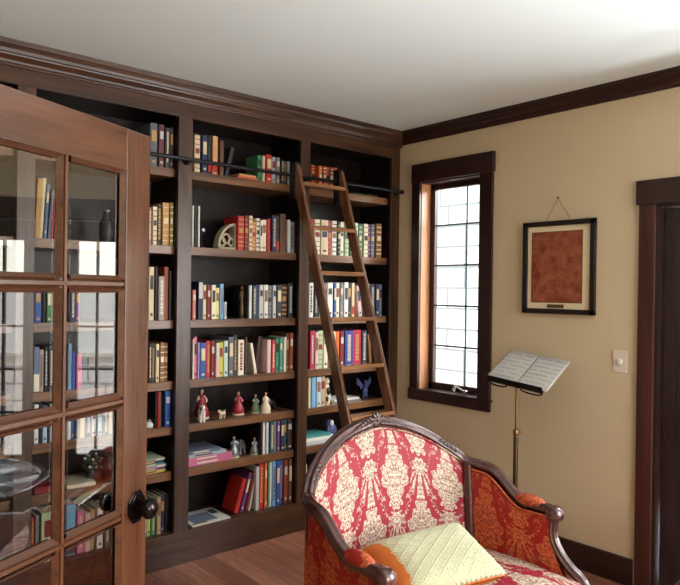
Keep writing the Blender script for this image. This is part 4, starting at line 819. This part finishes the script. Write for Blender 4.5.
# split: crest = |x| part with y > .40 ; arm rails = rest
i0 = next(i for i, p in enumerate(fine_path) if p.y > .395); i1 = max(i for i, p in enumerate(fine_path) if p.y > .395)
def rprof(r, rb, bead=.12, n=48):
    out = []
    for i in range(n):
        a = 2 * pi * i / n
        k = 1 + bead * cos(6 * a)
        out.append((r * cos(a) * k, rb * sin(a) * k))
    return out
def outward(pth):
    def f(k):
        p = pth[k]; q = Vector((p.x * .9, p.y - .02, 0)); return q.normalized() if q.length > 0 else Vector((0, 1, 0))
    return f
seg = fine_path[i0:i1 + 1]
crest = MB().sweep(seg, rprof(.024, .0255, .17), outward(seg)).build('crest_rail', M['mahogany'], ac)
for sgn in (-1, 1):
    seg = fine_path[i1:] if sgn > 0 else fine_path[:i0 + 1]
    MB().sweep(seg, rprof(.024, .024, .07), outward(seg)).build('arm_rail', M['mahogany'], ac)
    # scroll end
    x = .481 * sgn
    MB().lathe([(.004, -.034), (.016, -.031), (.018, -.027), (.027, -.026), (.033, -.018), (.034, 0), (.033, .018), (.027, .026), (.018, .027), (.016, .031), (.004, .034)], c=(x, -.032, .668), axis='x', n=24).build('arm_scroll', M['mahogany'], ac)
    post = catmull([(x, -.030, .655), (x, -.024, .61), (x * 1.0, -.032, .56), (x * 1.005, -.062, .51), (x * 1.01, -.105, .468), (x * 1.015, -.150, .436), (x * 1.015, -.175, .40)], 6)
    MB().sweep(post, [(a * 1.1, b * .85) for a, b in rprof(.020, .022, .10)], (sgn, 0, 0)).build('arm_post', M['mahogany'], ac)
    # pad
    MB().ball((x + .004 * sgn, .085, .694), (.030, .074, .026), 20, 12).build('arm_pad', M['damask_rust'], ac)
    # corner post between back and side
    MB().sweep([(.449 * sgn, .384, .80), (.446 * sgn, .370, .62), (.440 * sgn, .352, .36)], [(.022 * cos(2 * pi * i / 12), .022 * sin(2 * pi * i / 12)) for i in range(12)], (1, 0, 0)).build('corner_post', M['mahogany'], ac)
    # side upholstery, inside and outside
    top = [(p.y, p.z - .018) for p in (fine_path[i1:] if sgn > 0 else list(reversed(fine_path[:i0 + 1])))]
    def ztop(y):
        for (ya_, za_), (yb_, zb_) in zip(top, top[1:]):
            if yb_ <= y <= ya_: return zb_ + (za_ - zb_) * (y - yb_) / max(1e-6, ya_ - yb_)
        return top[0][1] if y > top[0][0] else top[-1][1]
    for inner in (1, 0):
        def fn(u, v):
            zb_ = .40; vv = v
            y = (-.025 + (.395 + .025) * u)
            yf_ = y + (-.085 * (1 - v) ** 2) * (1 - u) ** 3
            zt = ztop(max(-.02, y)); z = zb_ + (zt - zb_) * v
            xx = .474 - .018 * u ** 3
            bul = sin(pi * min(1, max(0, u))) * sin(pi * v)
            xx = xx - .014 - .012 * bul if inner else xx + .008 + .006 * bul
            return (sgn * xx, yf_, z)
        MB().grid(fn, 30, 20, uvfn=lambda u, v: (u * .45 * .85 + .07 + inner * .1, v * .34 * .85 + .12)).build('side_upholstery' if inner else 'outer_side_panel', M['damask_rust'], ac)
    # gimp welt along the inside top edge
    w = [Vector((sgn * (.474 - .018 * ((p.y + .025) / .42 if p.y > -.025 else 0) ** 3 - .018), p.y, ztop(p.y) + .0)) for p in (fine_path[i1:] if sgn > 0 else list(reversed(fine_path[:i0 + 1]))) if -.02 < p.y < .385]
    MB().sweep(w, [(.005 * cos(2 * pi * i / 8), .005 * sin(2 * pi * i / 8)) for i in range(8)], (0, 0, 1)).build('welt', M['damask_rust'], ac)
# back upholstery
def ztopb(x):
    best = None
    for a, b in zip(fine_path[i0:i1], fine_path[i0 + 1:i1 + 1]):
        if a.x <= x <= b.x or b.x <= x <= a.x: best = a.z + (b.z - a.z) * ((x - a.x) / (b.x - a.x) if abs(b.x - a.x) > 1e-6 else 0)
    return best if best else fine_path[i1].z
def backfn(front):
    def fn(u, v):
        x = -.440 + .880 * u; zt = ztopb(x) - .012; z = .40 + (zt - .40) * v
        y = yc(x) - .09 * (zt - z)
        e = (1 - abs(2 * u - 1) ** 6) * (1 - abs(2 * v - 1) ** 6)
        return (x * (1 - .02 * (1 - v)), y - .012 - .034 * e if front else y + .014, z)
    return fn
MB().grid(backfn(True), 44, 30, uvfn=lambda u, v: (-.46 + .92 * u - .073, .58 * v - .38)).build('back_upholstery', M['damask'], ac)
MB().grid(backfn(False), 44, 20, uvfn=lambda u, v: (.92 * u, .58 * v)).build('outer_back_panel', M['damask_rust'], ac)
wl = [Vector((x, yc(x) - .024, ztopb(x) - .024)) for x in [-.43 + .86 * i / 60 for i in range(61)]]
MB().sweep(wl, [(.005 * cos(2 * pi * i / 8), .005 * sin(2 * pi * i / 8)) for i in range(8)], (0, 1, 0)).build('welt', M['damask'], ac)
# carved ornaments on the crest: centre cartouche and two shoulder leaves
def leaf(m, c, d, l, w, t=.008, up=(0, -1, 0)):
    d = Vector(d).normalized(); n = Vector(up); n = (n - d * n.dot(d)).normalized(); b = d.cross(n)
    rot = Matrix((d, b, n)).transposed()
    m.ball(Vector(c) + d * l * .5, (l * .55, w, t), 10, 6, rot)
m = MB(); cz = 1.012; cy = .510
m.ball((0, cy, cz + .012), (.016, .010, .018)); m.ball((0, cy - .006, cz + .012), (.008, .008, .010))
for a in range(9):
    t_ = R(a * 40 + 10); leaf(m, (0, cy, cz + .010), (cos(t_), 0, sin(t_)), .034, .009)
for s_ in (-1, 1):
    for k in range(7):
        xk = s_ * (.018 + .016 * k); zk = ztopb(xk) + .006
        leaf(m, (xk, yc(xk) - .020, zk), (s_, 0, .85 - .22 * k), .034 - .002 * k, .008)
        leaf(m, (xk, yc(xk) - .021, zk - .006), (s_, 0, -.35 - .05 * k), .030 - .002 * k, .007)
        m.ball((xk, yc(xk) - .024, zk), .0055, 8, 6)
m.build('carving', M['mahogany'], crest)
for s_ in (-1, 1):
    m = MB()
    for k in range(5):
        xk = s_ * (.340 + .016 * k); zk = ztopb(xk) + .002; dz = -(.7 + .1 * k)
        leaf(m, (xk, yc(xk) - .022, zk + .004), (s_, -.2, dz + .7), .028, .008); leaf(m, (xk, yc(xk) - .022, zk - .002), (s_ * .4, -.2, dz), .026, .007)
        m.ball((xk, yc(xk) - .026, zk), .006, 8, 6)
    m.build('carving', M['mahogany'], crest)
# seat
def seat_outline(a):   # superellipse-ish plan, a = angle
    ca, sa = cos(a), sin(a)
    x = .462 * (abs(ca) ** .45) * (1 if ca >= 0 else -1)
    y = (.30 if sa > 0 else .335) * (abs(sa) ** (.45 if sa > 0 else .55)) * (1 if sa >= 0 else -1) + .10
    if y < -.12: x *= 1 + .10 * min(1, (-.12 - y) / .06)
    return x, y
def seatfn(u, v):
    x, y = seat_outline(2 * pi * u); r = v
    k = min(1, r / .82) if r < .82 else 1
    rr = r / .86 if r < .86 else 1
    z = .478 - .030 * rr ** 4 if r < .86 else .448 - .045 * (r - .86) / .14
    ex = 1 if r >= .86 else rr
    return (x * ex, .10 + (y - .10) * ex, z)
def seatuv(u, v):
    p = seatfn(u, v); return (p[0] + .05, p[1] * 1.0 + .12 - (p[2] - .47) * 1)
MB().grid(seatfn, 72, 22, uvfn=seatuv).build('seat', M['damask'], ac, weld=True)
# seat frame
m = MB(); ring = []
N_ = 72
def fr_pt(i, o, z):
    x, y = seat_outline(2 * pi * i / N_); d = Vector((x, y - .1, 0)).normalized()
    return (x + d.x * o, y + d.y * o, z)
sec = [(-.03, .405), (.012, .405), (.020, .395), (.016, .375), (.024, .360), (.022, .318), (.012, .305), (-.02, .305)]
vs = [fr_pt(i, o, z) for i in range(N_) for o, z in sec]; q = len(sec)
m.add(vs, [(i * q + j, i * q + (j + 1) % q, ((i + 1) % N_) * q + (j + 1) % q, ((i + 1) % N_) * q + j) for i in range(N_) for j in range(q)], True)
m.build('seat_frame', M['mahogany'], ac)
for sx in (-1, 1):
    MB().sweep(catmull([(.455 * sx, -.185, .36), (.485 * sx, -.215, .30), (.480 * sx, -.215, .20), (.455 * sx, -.195, .10), (.462 * sx, -.205, .035), (.475 * sx, -.222, .0)], 5),
               [(.034 * cos(2 * pi * i / 14), .034 * sin(2 * pi * i / 14)) for i in range(14)], (1, 0, 0), scale=lambda t_: 1 - .55 * min(1, t_ * 1.35) + (.25 * max(0, t_ - .8) / .2)).build('leg', M['mahogany'], ac)
    MB().sweep(catmull([(.42 * sx, .37, .36), (.425 * sx, .385, .22), (.43 * sx, .42, .10), (.435 * sx, .455, 0)], 5), [(.022 * cos(2 * pi * i / 12), .022 * sin(2 * pi * i / 12)) for i in range(12)], (1, 0, 0), scale=lambda t_: 1.15 - .4 * t_).build('leg', M['mahogany'], ac)

# ------------------------------------------------------------------ cushion with crochet cover
def crochet_mat():
    m, nt, b = newmat('cream crochet cotton'); N = nt.nodes; L = nt.links; X.nt = nt
    uvn = N.new('ShaderNodeUVMap'); uvn.uv_map = 'UVMap'; sp = N.new('ShaderNodeSeparateXYZ'); L.new(uvn.outputs[0], sp.inputs[0])
    u, v = X(sp.outputs['X']), X(sp.outputs['Y'])
    kn = X.op('SINE', u * (2 * pi / .006)) * X.op('SINE', v * (2 * pi / .006))
    cr = N.new('ShaderNodeValToRGB'); cr.color_ramp.elements[0].position = .2; cr.color_ramp.elements[0].color = srgb((150, 148, 106)); cr.color_ramp.elements[1].position = .6; cr.color_ramp.elements[1].color = srgb((214, 214, 176))
    L.new((kn * .5 + .5).s, cr.inputs['Fac']); L.new(cr.outputs['Color'], b.inputs['Base Color'])
    bp = N.new('ShaderNodeBump'); bp.inputs['Strength'].default_value = .6; bp.inputs['Distance'].default_value = .002; L.new(kn.s, bp.inputs['Height']); L.new(bp.outputs['Normal'], b.inputs['Normal'])
    b.inputs['Roughness'].default_value = .85; b.inputs['Sheen Weight'].default_value = .2
    return m
M['crochet'] = crochet_mat(); M['satin'] = plain('orange satin', (182, 98, 30), .45, noise=.08)
PA, PB, PC = Vector((.198, -.052, .530)), Vector((.138, .240, .608)), Vector((-.258, .346, .583))
PD = PA + PC - PB
cen = (PA + PB + PC + PD) / 4; e1 = (PA - PD + PB - PC) / 2; e2 = (PB - PA + PC - PD) / 2
nrm = e1.cross(e2).normalized()
L1, L2 = e1.length, e2.length
pc = thing('throw_pillow', (CX + cen.x, CY + cen.y, cen.z), 'cream crocheted cushion with orange satin back, lying on the armchair seat', 'cushion')
e1n, e2n = e1.normalized(), (e2 - e1.normalized() * e2.dot(e1.normalized())).normalized()
def pil(side, plain_=False):
    def fn(u, v):
        a, b = 2 * u - 1, 2 * v - 1
        px = 1 - .03 * (1 - b * b) * 1; py = 1 - .04 * (1 - a * a)
        h = .052 * ((1 - a ** 4) ** .55) * ((1 - b ** 4) ** .55)
        p = e1n * (a * L1 / 2 * px) + e2n * (b * L2 / 2 * py)
        if side > 0:
            X_, Y_ = a * L1 / 2, b * L2 / 2
            dm = abs(((X_ / .070 + Y_ / .050) % 1) - .5); dn = abs(((X_ / .070 - Y_ / .050) % 1) - .5)
            dm2 = abs(((X_ / .035 + Y_ / .025) % 1) - .5); dn2 = abs(((X_ / .035 - Y_ / .025) % 1) - .5)
            rel = 0 if plain_ else .0022 * max(0, 1 - min(dm, dn) / .12) + .0012 * max(0, 1 - min(dm2, dn2) / .2)
            edge = max(abs(a), abs(b))
            if edge > .97 and not plain_: p = p * (1.0 + .012 * sin((a + b) * 60))
            h += .004 + min(rel, .005)
        return p + nrm * (h * side)
    return fn
MB().grid(pil(1), 200, 170, uvfn=lambda u, v: (u * L1, v * L2)).build('crochet_cover', M['crochet'], pc, solid=.003)
MB().grid(lambda u, v: pil(-1, True)(u, v) + e1n * (-.030 * (1 - u)) - nrm * .008, 60, 60).grid(lambda u, v: pil(1, True)(u, v) + e1n * (-.030 * (1 - u)) - nrm * .008, 60, 60).build('backing', M['satin'], pc)

# ------------------------------------------------------------------ music stand
ms = thing('music_stand', (-.38, -1.285, 0), 'brass music stand with sheet music by the tan wall, behind the armchair', 'music stand')
MB().limb((0, 0, .13), (0, 0, .80), .0135, n=16).build('pole', plain('aged brass', (96, 78, 56), .35, .8), ms)
MB().limb((0, 0, .78), (0, 0, 1.06), .007, n=14).build('inner_pole', M['brass'], ms)
MB().lathe([(.013, 0), (.017, .004), (.017, .03), (.013, .034)], c=(0, 0, .775)).limb((.015, 0, .79), (.035, 0, .79), .004).ball((.04, 0, .79), .009).build('clamp', M['brass'], ms)
for k in range(3):
    a = R(40 + 120 * k)
    MB().sweep(catmull([(.01 * cos(a), .01 * sin(a), .30), (.10 * cos(a), .10 * sin(a), .18), (.24 * cos(a), .24 * sin(a), .012)], 5), [(.008 * cos(2 * pi * i / 8), .008 * sin(2 * pi * i / 8)) for i in range(8)], (0, 0, 1)).build('leg', M['brass'], ms)
# desk plane: lower edge A-B, upper edge D-C (local)
o3 = Vector((-.38, -1.285, 0))
A_ = Vector((-.430, -1.122, 1.082)) - o3; B_ = Vector((-.430, -1.490, 1.050)) - o3
C_ = Vector((-.170, -1.478, 1.218)) - o3; D_ = Vector((-.170, -1.108, 1.226)) - o3
ex, ey = (B_ - A_), (D_ - A_); nz = ex.cross(ey).normalized()
if nz.z < 0: nz = -nz
def dp(u, v, h=0): return A_ + ex * u + ey * v + nz * h
def slab(u0, u1, v0, v1, h0, h1, m=None):
    m = m or MB()
    v = [dp(u, v_, h) for h in (h0, h1) for v_ in (v0, v1) for u in (u0, u1)]
    return m.add(v, [(0, 2, 3, 1), (4, 5, 7, 6), (0, 1, 5, 4), (2, 6, 7, 3), (0, 4, 6, 2), (1, 3, 7, 5)])
slab(.02, .98, .0, .96, -.010, -.004).build('desk', M['brass'], ms, .002)
m = slab(.02, .98, -.03, .0, -.012, -.006); slab(.02, .98, -.03, -.02, -.018, .024, m).build('ledge', M['iron'], ms, .001)
for (a, b) in ((.06, .36), (.60, .96)):
    m = MB(); loop = [dp(a + (b - a) * (.5 + .5 * cos(t)), -.035 - .0 * t, -.018 + .016 * sin(t)) for t in [i * 2 * pi / 16 for i in range(17)]]
    m.sweep(loop, [(.0045 * cos(2 * pi * i / 6), .0045 * sin(2 * pi * i / 6)) for i in range(6)], ey, caps=False)
    m.build('clip_loop', M['iron'], ms)
m = MB(); m.limb(dp(.30, .1, -.014), dp(.70, .1, -.014), .006).limb(dp(.5, .1, -.014), (0, 0, 1.05), .008, .007)
for q in (.30, .40, .50, .60, .70): m.limb(dp(q, .02, -.012), (0, 0, 1.04), .0035)
m.build('bracket', M['brass'], ms)
sh = thing('sheet_music', (-.38, -1.285, 0), 'white sheets of printed music lying open on the brass music stand', 'sheet music')
def sheet(u0, u1, v0, v1, h, bow):
    def fn(u, v): return dp(u0 + (u1 - u0) * u, v0 + (v1 - v0) * v, h + .4 * bow * sin(pi * u))
    return fn
pm = plain('sheet paper', (198, 196, 190), .7)
ink = plain('faded ink', (160, 156, 158), .8)
for (s0, s1, t0, t1, u0, u1, hh) in ((-.03, .52, .03, 1.0, .02, .47, -.002), (.5, 1.04, .0, .98, .55, 1.0, -.001)):
    m = MB().grid(sheet(s0, s1, t0, t1, hh, .008), 14, 4); m.cur = 1
    hp = lambda q: hh + .4 * .008 * sin(pi * (q - s0) / (s1 - s0)) + .0008
    for k in range(7):
        v_ = .14 + .12 * k
        for j in range(8):
            ua = u0 + (u1 - u0) * (j + .08) / 8; ub = u0 + (u1 - u0) * (j + .92) / 8
            if (k * 5 + j * 3) % 7 == 0: continue
            m.add([dp(ua, v_, hp(ua)), dp(ub, v_, hp(ub)), dp(ub, v_ + .022, hp(ub)), dp(ua, v_ + .022, hp(ua))], [(0, 1, 2, 3)])
    m.build('page', [pm, ink], sh, solid=.0012)

# ------------------------------------------------------------------ framed document, switch
fy0, fy1, fz0, fz1 = -1.540, -1.072, 1.440, 1.986
pf = thing('picture_frame', (0, (fy0 + fy1) / 2, fz0), 'black framed antique document with cream mat hanging from a cord on the wall', 'picture')
oy = -(fy0 + fy1) / 2
def pb(name, x0, x1, y0, y1, z0, z1, mat, par=pf, bevel=.0): return Box(name, x0, x1, y0 + oy, y1 + oy, z0 - fz0, z1 - fz0, mat, par, bevel)
fm = MB(); w = .030
for (a, b, c, d) in ((fy0, fy1, fz0, fz0 + w), (fy0, fy1, fz1 - w, fz1), (fy0, fy0 + w, fz0, fz1), (fy1 - w, fy1, fz0, fz1)): fm.box(-.028, -.003, a + oy, b + oy, c - fz0, d - fz0)
fm.build('frame', plain('black frame lacquer', (34, 24, 22), .3), pf, .003)
pb('mat_board', -.012, -.004, fy0 + w - .004, fy1 - w + .004, fz0 + w - .004, fz1 - w + .004, plain('mat board', (226, 208, 172), .9))
dk = plain('dark line', (96, 62, 40), .7)
pb('inner_border', -.014, -.012, -1.460, -1.128, 1.505, 1.925, dk)
def art_mat():
    m, nt, b = newmat('aged rust document'); N = nt.nodes; L = nt.links
    tc = N.new('ShaderNodeTexCoord'); n = N.new('ShaderNodeTexNoise'); n.inputs['Scale'].default_value = 16; n.inputs['Detail'].default_value = 8; n.inputs['Roughness'].default_value = .7
    L.new(tc.outputs['Object'], n.inputs['Vector']); cr = N.new('ShaderNodeValToRGB')
    cr.color_ramp.elements[0].position = .35; cr.color_ramp.elements[0].color = srgb((116, 54, 38)); cr.color_ramp.elements[1].position = .7; cr.color_ramp.elements[1].color = srgb((170, 104, 74))
    L.new(n.outputs['Fac'], cr.inputs['Fac']); L.new(cr.outputs['Color'], b.inputs['Base Color']); b.inputs['Roughness'].default_value = .9; b.inputs['Specular IOR Level'].default_value = .1
    return m
pb('document', -.0155, -.014, -1.455, -1.133, 1.510, 1.920, art_mat())
pq = pb('plaque', -.0150, -.012, -1.345, -1.238, 1.476, 1.496, dk); pb('plaque_plate', -.0158, -.015, -1.340, -1.243, 1.479, 1.493, M['brass'], pf)
cd = MB(); 
for y_ in (-1.215, -1.383): cd.limb((-.006, y_ + oy, fz1 - fz0 - .006), (-.008, -1.298 + oy, 2.118 - fz0), .0016, n=6)
cd.build('cord', plain('cord', (150, 120, 80), .8), pf)
MB().limb((0.0, -1.298 + oy, 2.12 - fz0), (-.014, -1.298 + oy, 2.122 - fz0), .0035).ball((-.015, -1.298 + oy, 2.122 - fz0), .006).build('nail', M['brass'], pf)
sw = thing('light_switch', (0, -1.682, 1.195), 'white light switch plate on the tan wall left of the garden door', 'light switch')
Box('plate', -.006, 0, -.040, .040, -.060, .060, M['whiteplastic'], sw, .002)
MB().lathe([(.016, 0), (.015, .010), (.012, .013)], c=(-.006, 0, 0), axis='x', n=20).build('dimmer_knob', M['whiteplastic'], sw)
for v in bpy.data.objects['dimmer_knob'].data.vertices: v.co.x = -.006 - (v.co.x + .006)
bpy.data.objects['dimmer_knob'].data.flip_normals()

# ------------------------------------------------------------------ low round table (seen as a reflection in the door glass)
tb = thing('coffee_table', (-.74, -2.88, 0), 'low round dark table with a glossy top, mirrored in the lower door panes', 'table')
MB().lathe([(.10, .412), (.50, .412), (.50, .440), (.0005, .440)], n=64).build('table_top', M['mahogany'], tb)
MB().lathe([(.50, .412), (.535, .414), (.555, .422), (.56, .434), (.55, .444), (.52, .450), (.50, .447), (.50, .412)], n=64).build('rim', M['mahogany'], tb)
MB().lathe([(.499, .441), (.499, .447), (.0005, .447)], n=64).build('glass_top', plain('glass top sky glare', (198, 210, 220), .05, spec=.8, coat=1), tb)  # pale base colour stands in for sky glare on the polished top
MB().lathe([(.06, .10), (.075, .16), (.045, .24), (.04, .36), (.07, .39), (.12, .412)], n=28).build('pedestal', M['mahogany'], tb)
for k in range(3):
    a = R(30 + 120 * k)
    MB().sweep(catmull([(.03 * cos(a), .03 * sin(a), .16), (.16 * cos(a), .16 * sin(a), .12), (.30 * cos(a), .30 * sin(a), .02)], 5), [(.02 * cos(2 * pi * i / 10), .02 * sin(2 * pi * i / 10)) for i in range(10)], (0, 0, 1)).build('leg', M['mahogany'], tb)

# ------------------------------------------------------------------ light
w = bpy.data.worlds.new('World'); S.world = w; w.use_nodes = True; nt = w.node_tree; N = nt.nodes; L = nt.links
bg = N['Background']; tc = N.new('ShaderNodeTexCoord'); sp = N.new('ShaderNodeSeparateXYZ'); L.new(tc.outputs['Generated'], sp.inputs[0])
cr = N.new('ShaderNodeValToRGB'); mr = N.new('ShaderNodeMapRange'); mr.inputs['From Min'].default_value = -.3; mr.inputs['From Max'].default_value = 1
L.new(sp.outputs['Z'], mr.inputs['Value']); L.new(mr.outputs[0], cr.inputs['Fac'])
e = cr.color_ramp.elements; e[0].position = .0; e[0].color = (.16, .16, .13, 1); e[1].position = 1; e[1].color = (.86, .94, 1.05, 1)
for p, c in ((.225, (.22, .22, .18, 1)), (.24, (1.7, 1.68, 1.4, 1)), (.33, (1.5, 1.5, 1.4, 1)), (.45, (1, 1, 1, 1))):
    q = cr.color_ramp.elements.new(p); q.color = c
L.new(cr.outputs['Color'], bg.inputs['Color']); bg.inputs['Strength'].default_value = WORLD
def portal(name, loc, sx, sy, rot):
    l = bpy.data.lights.new(name, 'AREA'); l.shape = 'RECTANGLE'; l.size = sx; l.size_y = sy; l.cycles.is_portal = True
    o = bpy.data.objects.new(name, l); COL.objects.link(o); o.location = loc; o.rotation_euler = rot
portal('window_portal', (.14, -.48, 1.6), 1.42, .50, (0, R(90), 0))
portal('door_portal', (.12, -2.53, 1.14), 1.5, 1.0, (0, R(90), 0))
portal('back_portal', (-1.7, YB - .12, 1.42), 2.4, 1.75, (R(90), 0, 0))
def daylight(name, loc, sx, sy, rot, watts, col=(1, 1, 1), aim=False):
    l = bpy.data.lights.new(name, 'AREA'); l.shape = 'RECTANGLE'; l.size = sx; l.size_y = sy; l.energy = watts; l.color = col
    o = bpy.data.objects.new(name, l); COL.objects.link(o); o.location = loc
    if len(rot) == 3 and aim: o.rotation_mode = 'QUATERNION'; o.rotation_quaternion = (Vector(rot) - Vector(loc)).to_track_quat('-Z', 'Y')
    else: o.rotation_euler = rot
# daylight coming in at the back windows and the garden door
daylight('back_daylight', (-1.7, YB - .3, 1.5), 2.4, 1.8, (R(90), 0, 0), DAYB, (.95, .98, 1))
daylight('side_key_light', (.45, (KY0 + KY1) / 2, 1.5), 1.3, 1.8, (-1.7, -3.0, .7), DAYK, (.97, .98, 1), True)  # key area lamp added outside the unseen side window
sl = bpy.data.lights.new('sun', 'SUN'); sl.energy = SUN; sl.angle = R(2); sl.color = (1, .97, .92); so = bpy.data.objects.new('sun', sl); COL.objects.link(so)
so.rotation_mode = 'QUATERNION'; so.rotation_quaternion = Vector((.5, -.2, -.84)).to_track_quat('-Z', 'Y'); so.location = (-6, 3, 9)
daylight('door_sky', (2.6, -2.6, 3.6), 2.4, 2.0, (-1.2, -2.2, .4), DAYD, (.95, .98, 1), True)
daylight('patio_bounce', (.56, -2.53, .0), 1.8, .7, (-.2, -2.53, 1.6), DAYP, (.93, .97, 1), True)
# fill lamp added to brighten the room, unseen behind and right of the camera
cl = thing('fill_lamp', (-1.25, -4.25, CZ), 'added brass fill lamp with five frosted globes, unseen behind the camera', 'lamp')
MB().lathe([(.06, -.03), (.065, 0)], n=24).limb((0, 0, -.03), (0, 0, -.42), .008).lathe([(.02, -.50), (.04, -.46), (.02, -.42)]).build('stem', M['brass'], cl)
gl = bpy.data.materials.new('lit globe'); gl.use_nodes = True; b_ = gl.node_tree.nodes['Principled BSDF']; b_.inputs['Emission Color'].default_value = (1, .9, .78, 1); b_.inputs['Emission Strength'].default_value = LAMP
for k in range(5):
    a = 2 * pi * k / 5
    MB().sweep(catmull([(.02 * cos(a), .02 * sin(a), -.45), (.14 * cos(a), .14 * sin(a), -.50), (.24 * cos(a), .24 * sin(a), -.44)], 5), [(.006 * cos(2 * pi * i / 8), .006 * sin(2 * pi * i / 8)) for i in range(8)], (0, 0, 1)).build('arm', M['brass'], cl)
    MB().ball((.25 * cos(a), .25 * sin(a), -.37), .07, 20, 14).build('globe', gl, cl)
# fill lamp added in the hall to lighten the ceiling, behind the camera
hl = thing('hall_fill_lamp', (-4.6, -4.2, CZ), 'round fill lamp added in the hall, unseen behind the camera', 'lamp')
MB().lathe([(.18, -.012), (.18, 0)], n=32).build('lamp_base', M['brass'], hl)
em = bpy.data.materials.new('lamp glass'); em.use_nodes = True; em.node_tree.nodes['Principled BSDF'].inputs['Emission Color'].default_value = (1, .86, .7, 1); em.node_tree.nodes['Principled BSDF'].inputs['Emission Strength'].default_value = HALL
MB().lathe([(.02, -.10), (.10, -.085), (.15, -.05), (.165, -.012)], n=32).build('lamp_shade', em, hl)

# ------------------------------------------------------------------ camera
cam = bpy.data.cameras.new('camera'); co = bpy.data.objects.new('camera', cam); COL.objects.link(co)
yaw, pit, rol = R(40.84071), R(-.16329), R(.77275)
F_ = Vector((sin(yaw) * cos(pit), cos(yaw) * cos(pit), sin(pit))); r_ = Vector((cos(yaw), -sin(yaw), 0)); u_ = r_.cross(F_)
R_ = r_ * cos(rol) + u_ * sin(rol); U_ = -r_ * sin(rol) + u_ * cos(rol)
mt4 = Matrix((R_, U_, -F_)).transposed().to_4x4(); mt4.translation = Vector((-3.54531, -3.44766, 1.56)); co.matrix_world = mt4
cam.sensor_fit = 'HORIZONTAL'; cam.sensor_width = 36; cam.lens = 672.81 / 680 * 36; cam.clip_start = .02
S.camera = co
S.view_settings.view_transform = 'Standard'; S.view_settings.look = 'None'; S.view_settings.gamma = 1; S.view_settings.use_curve_mapping = False
S.view_settings.exposure = EXPO
S.cycles.max_bounces = 10; S.cycles.diffuse_bounces = 6; S.cycles.glossy_bounces = 4; S.cycles.transparent_max_bounces = 16; S.cycles.sample_clamp_indirect = 6
S.cycles.use_denoising = True; S.cycles.caustics_reflective = False
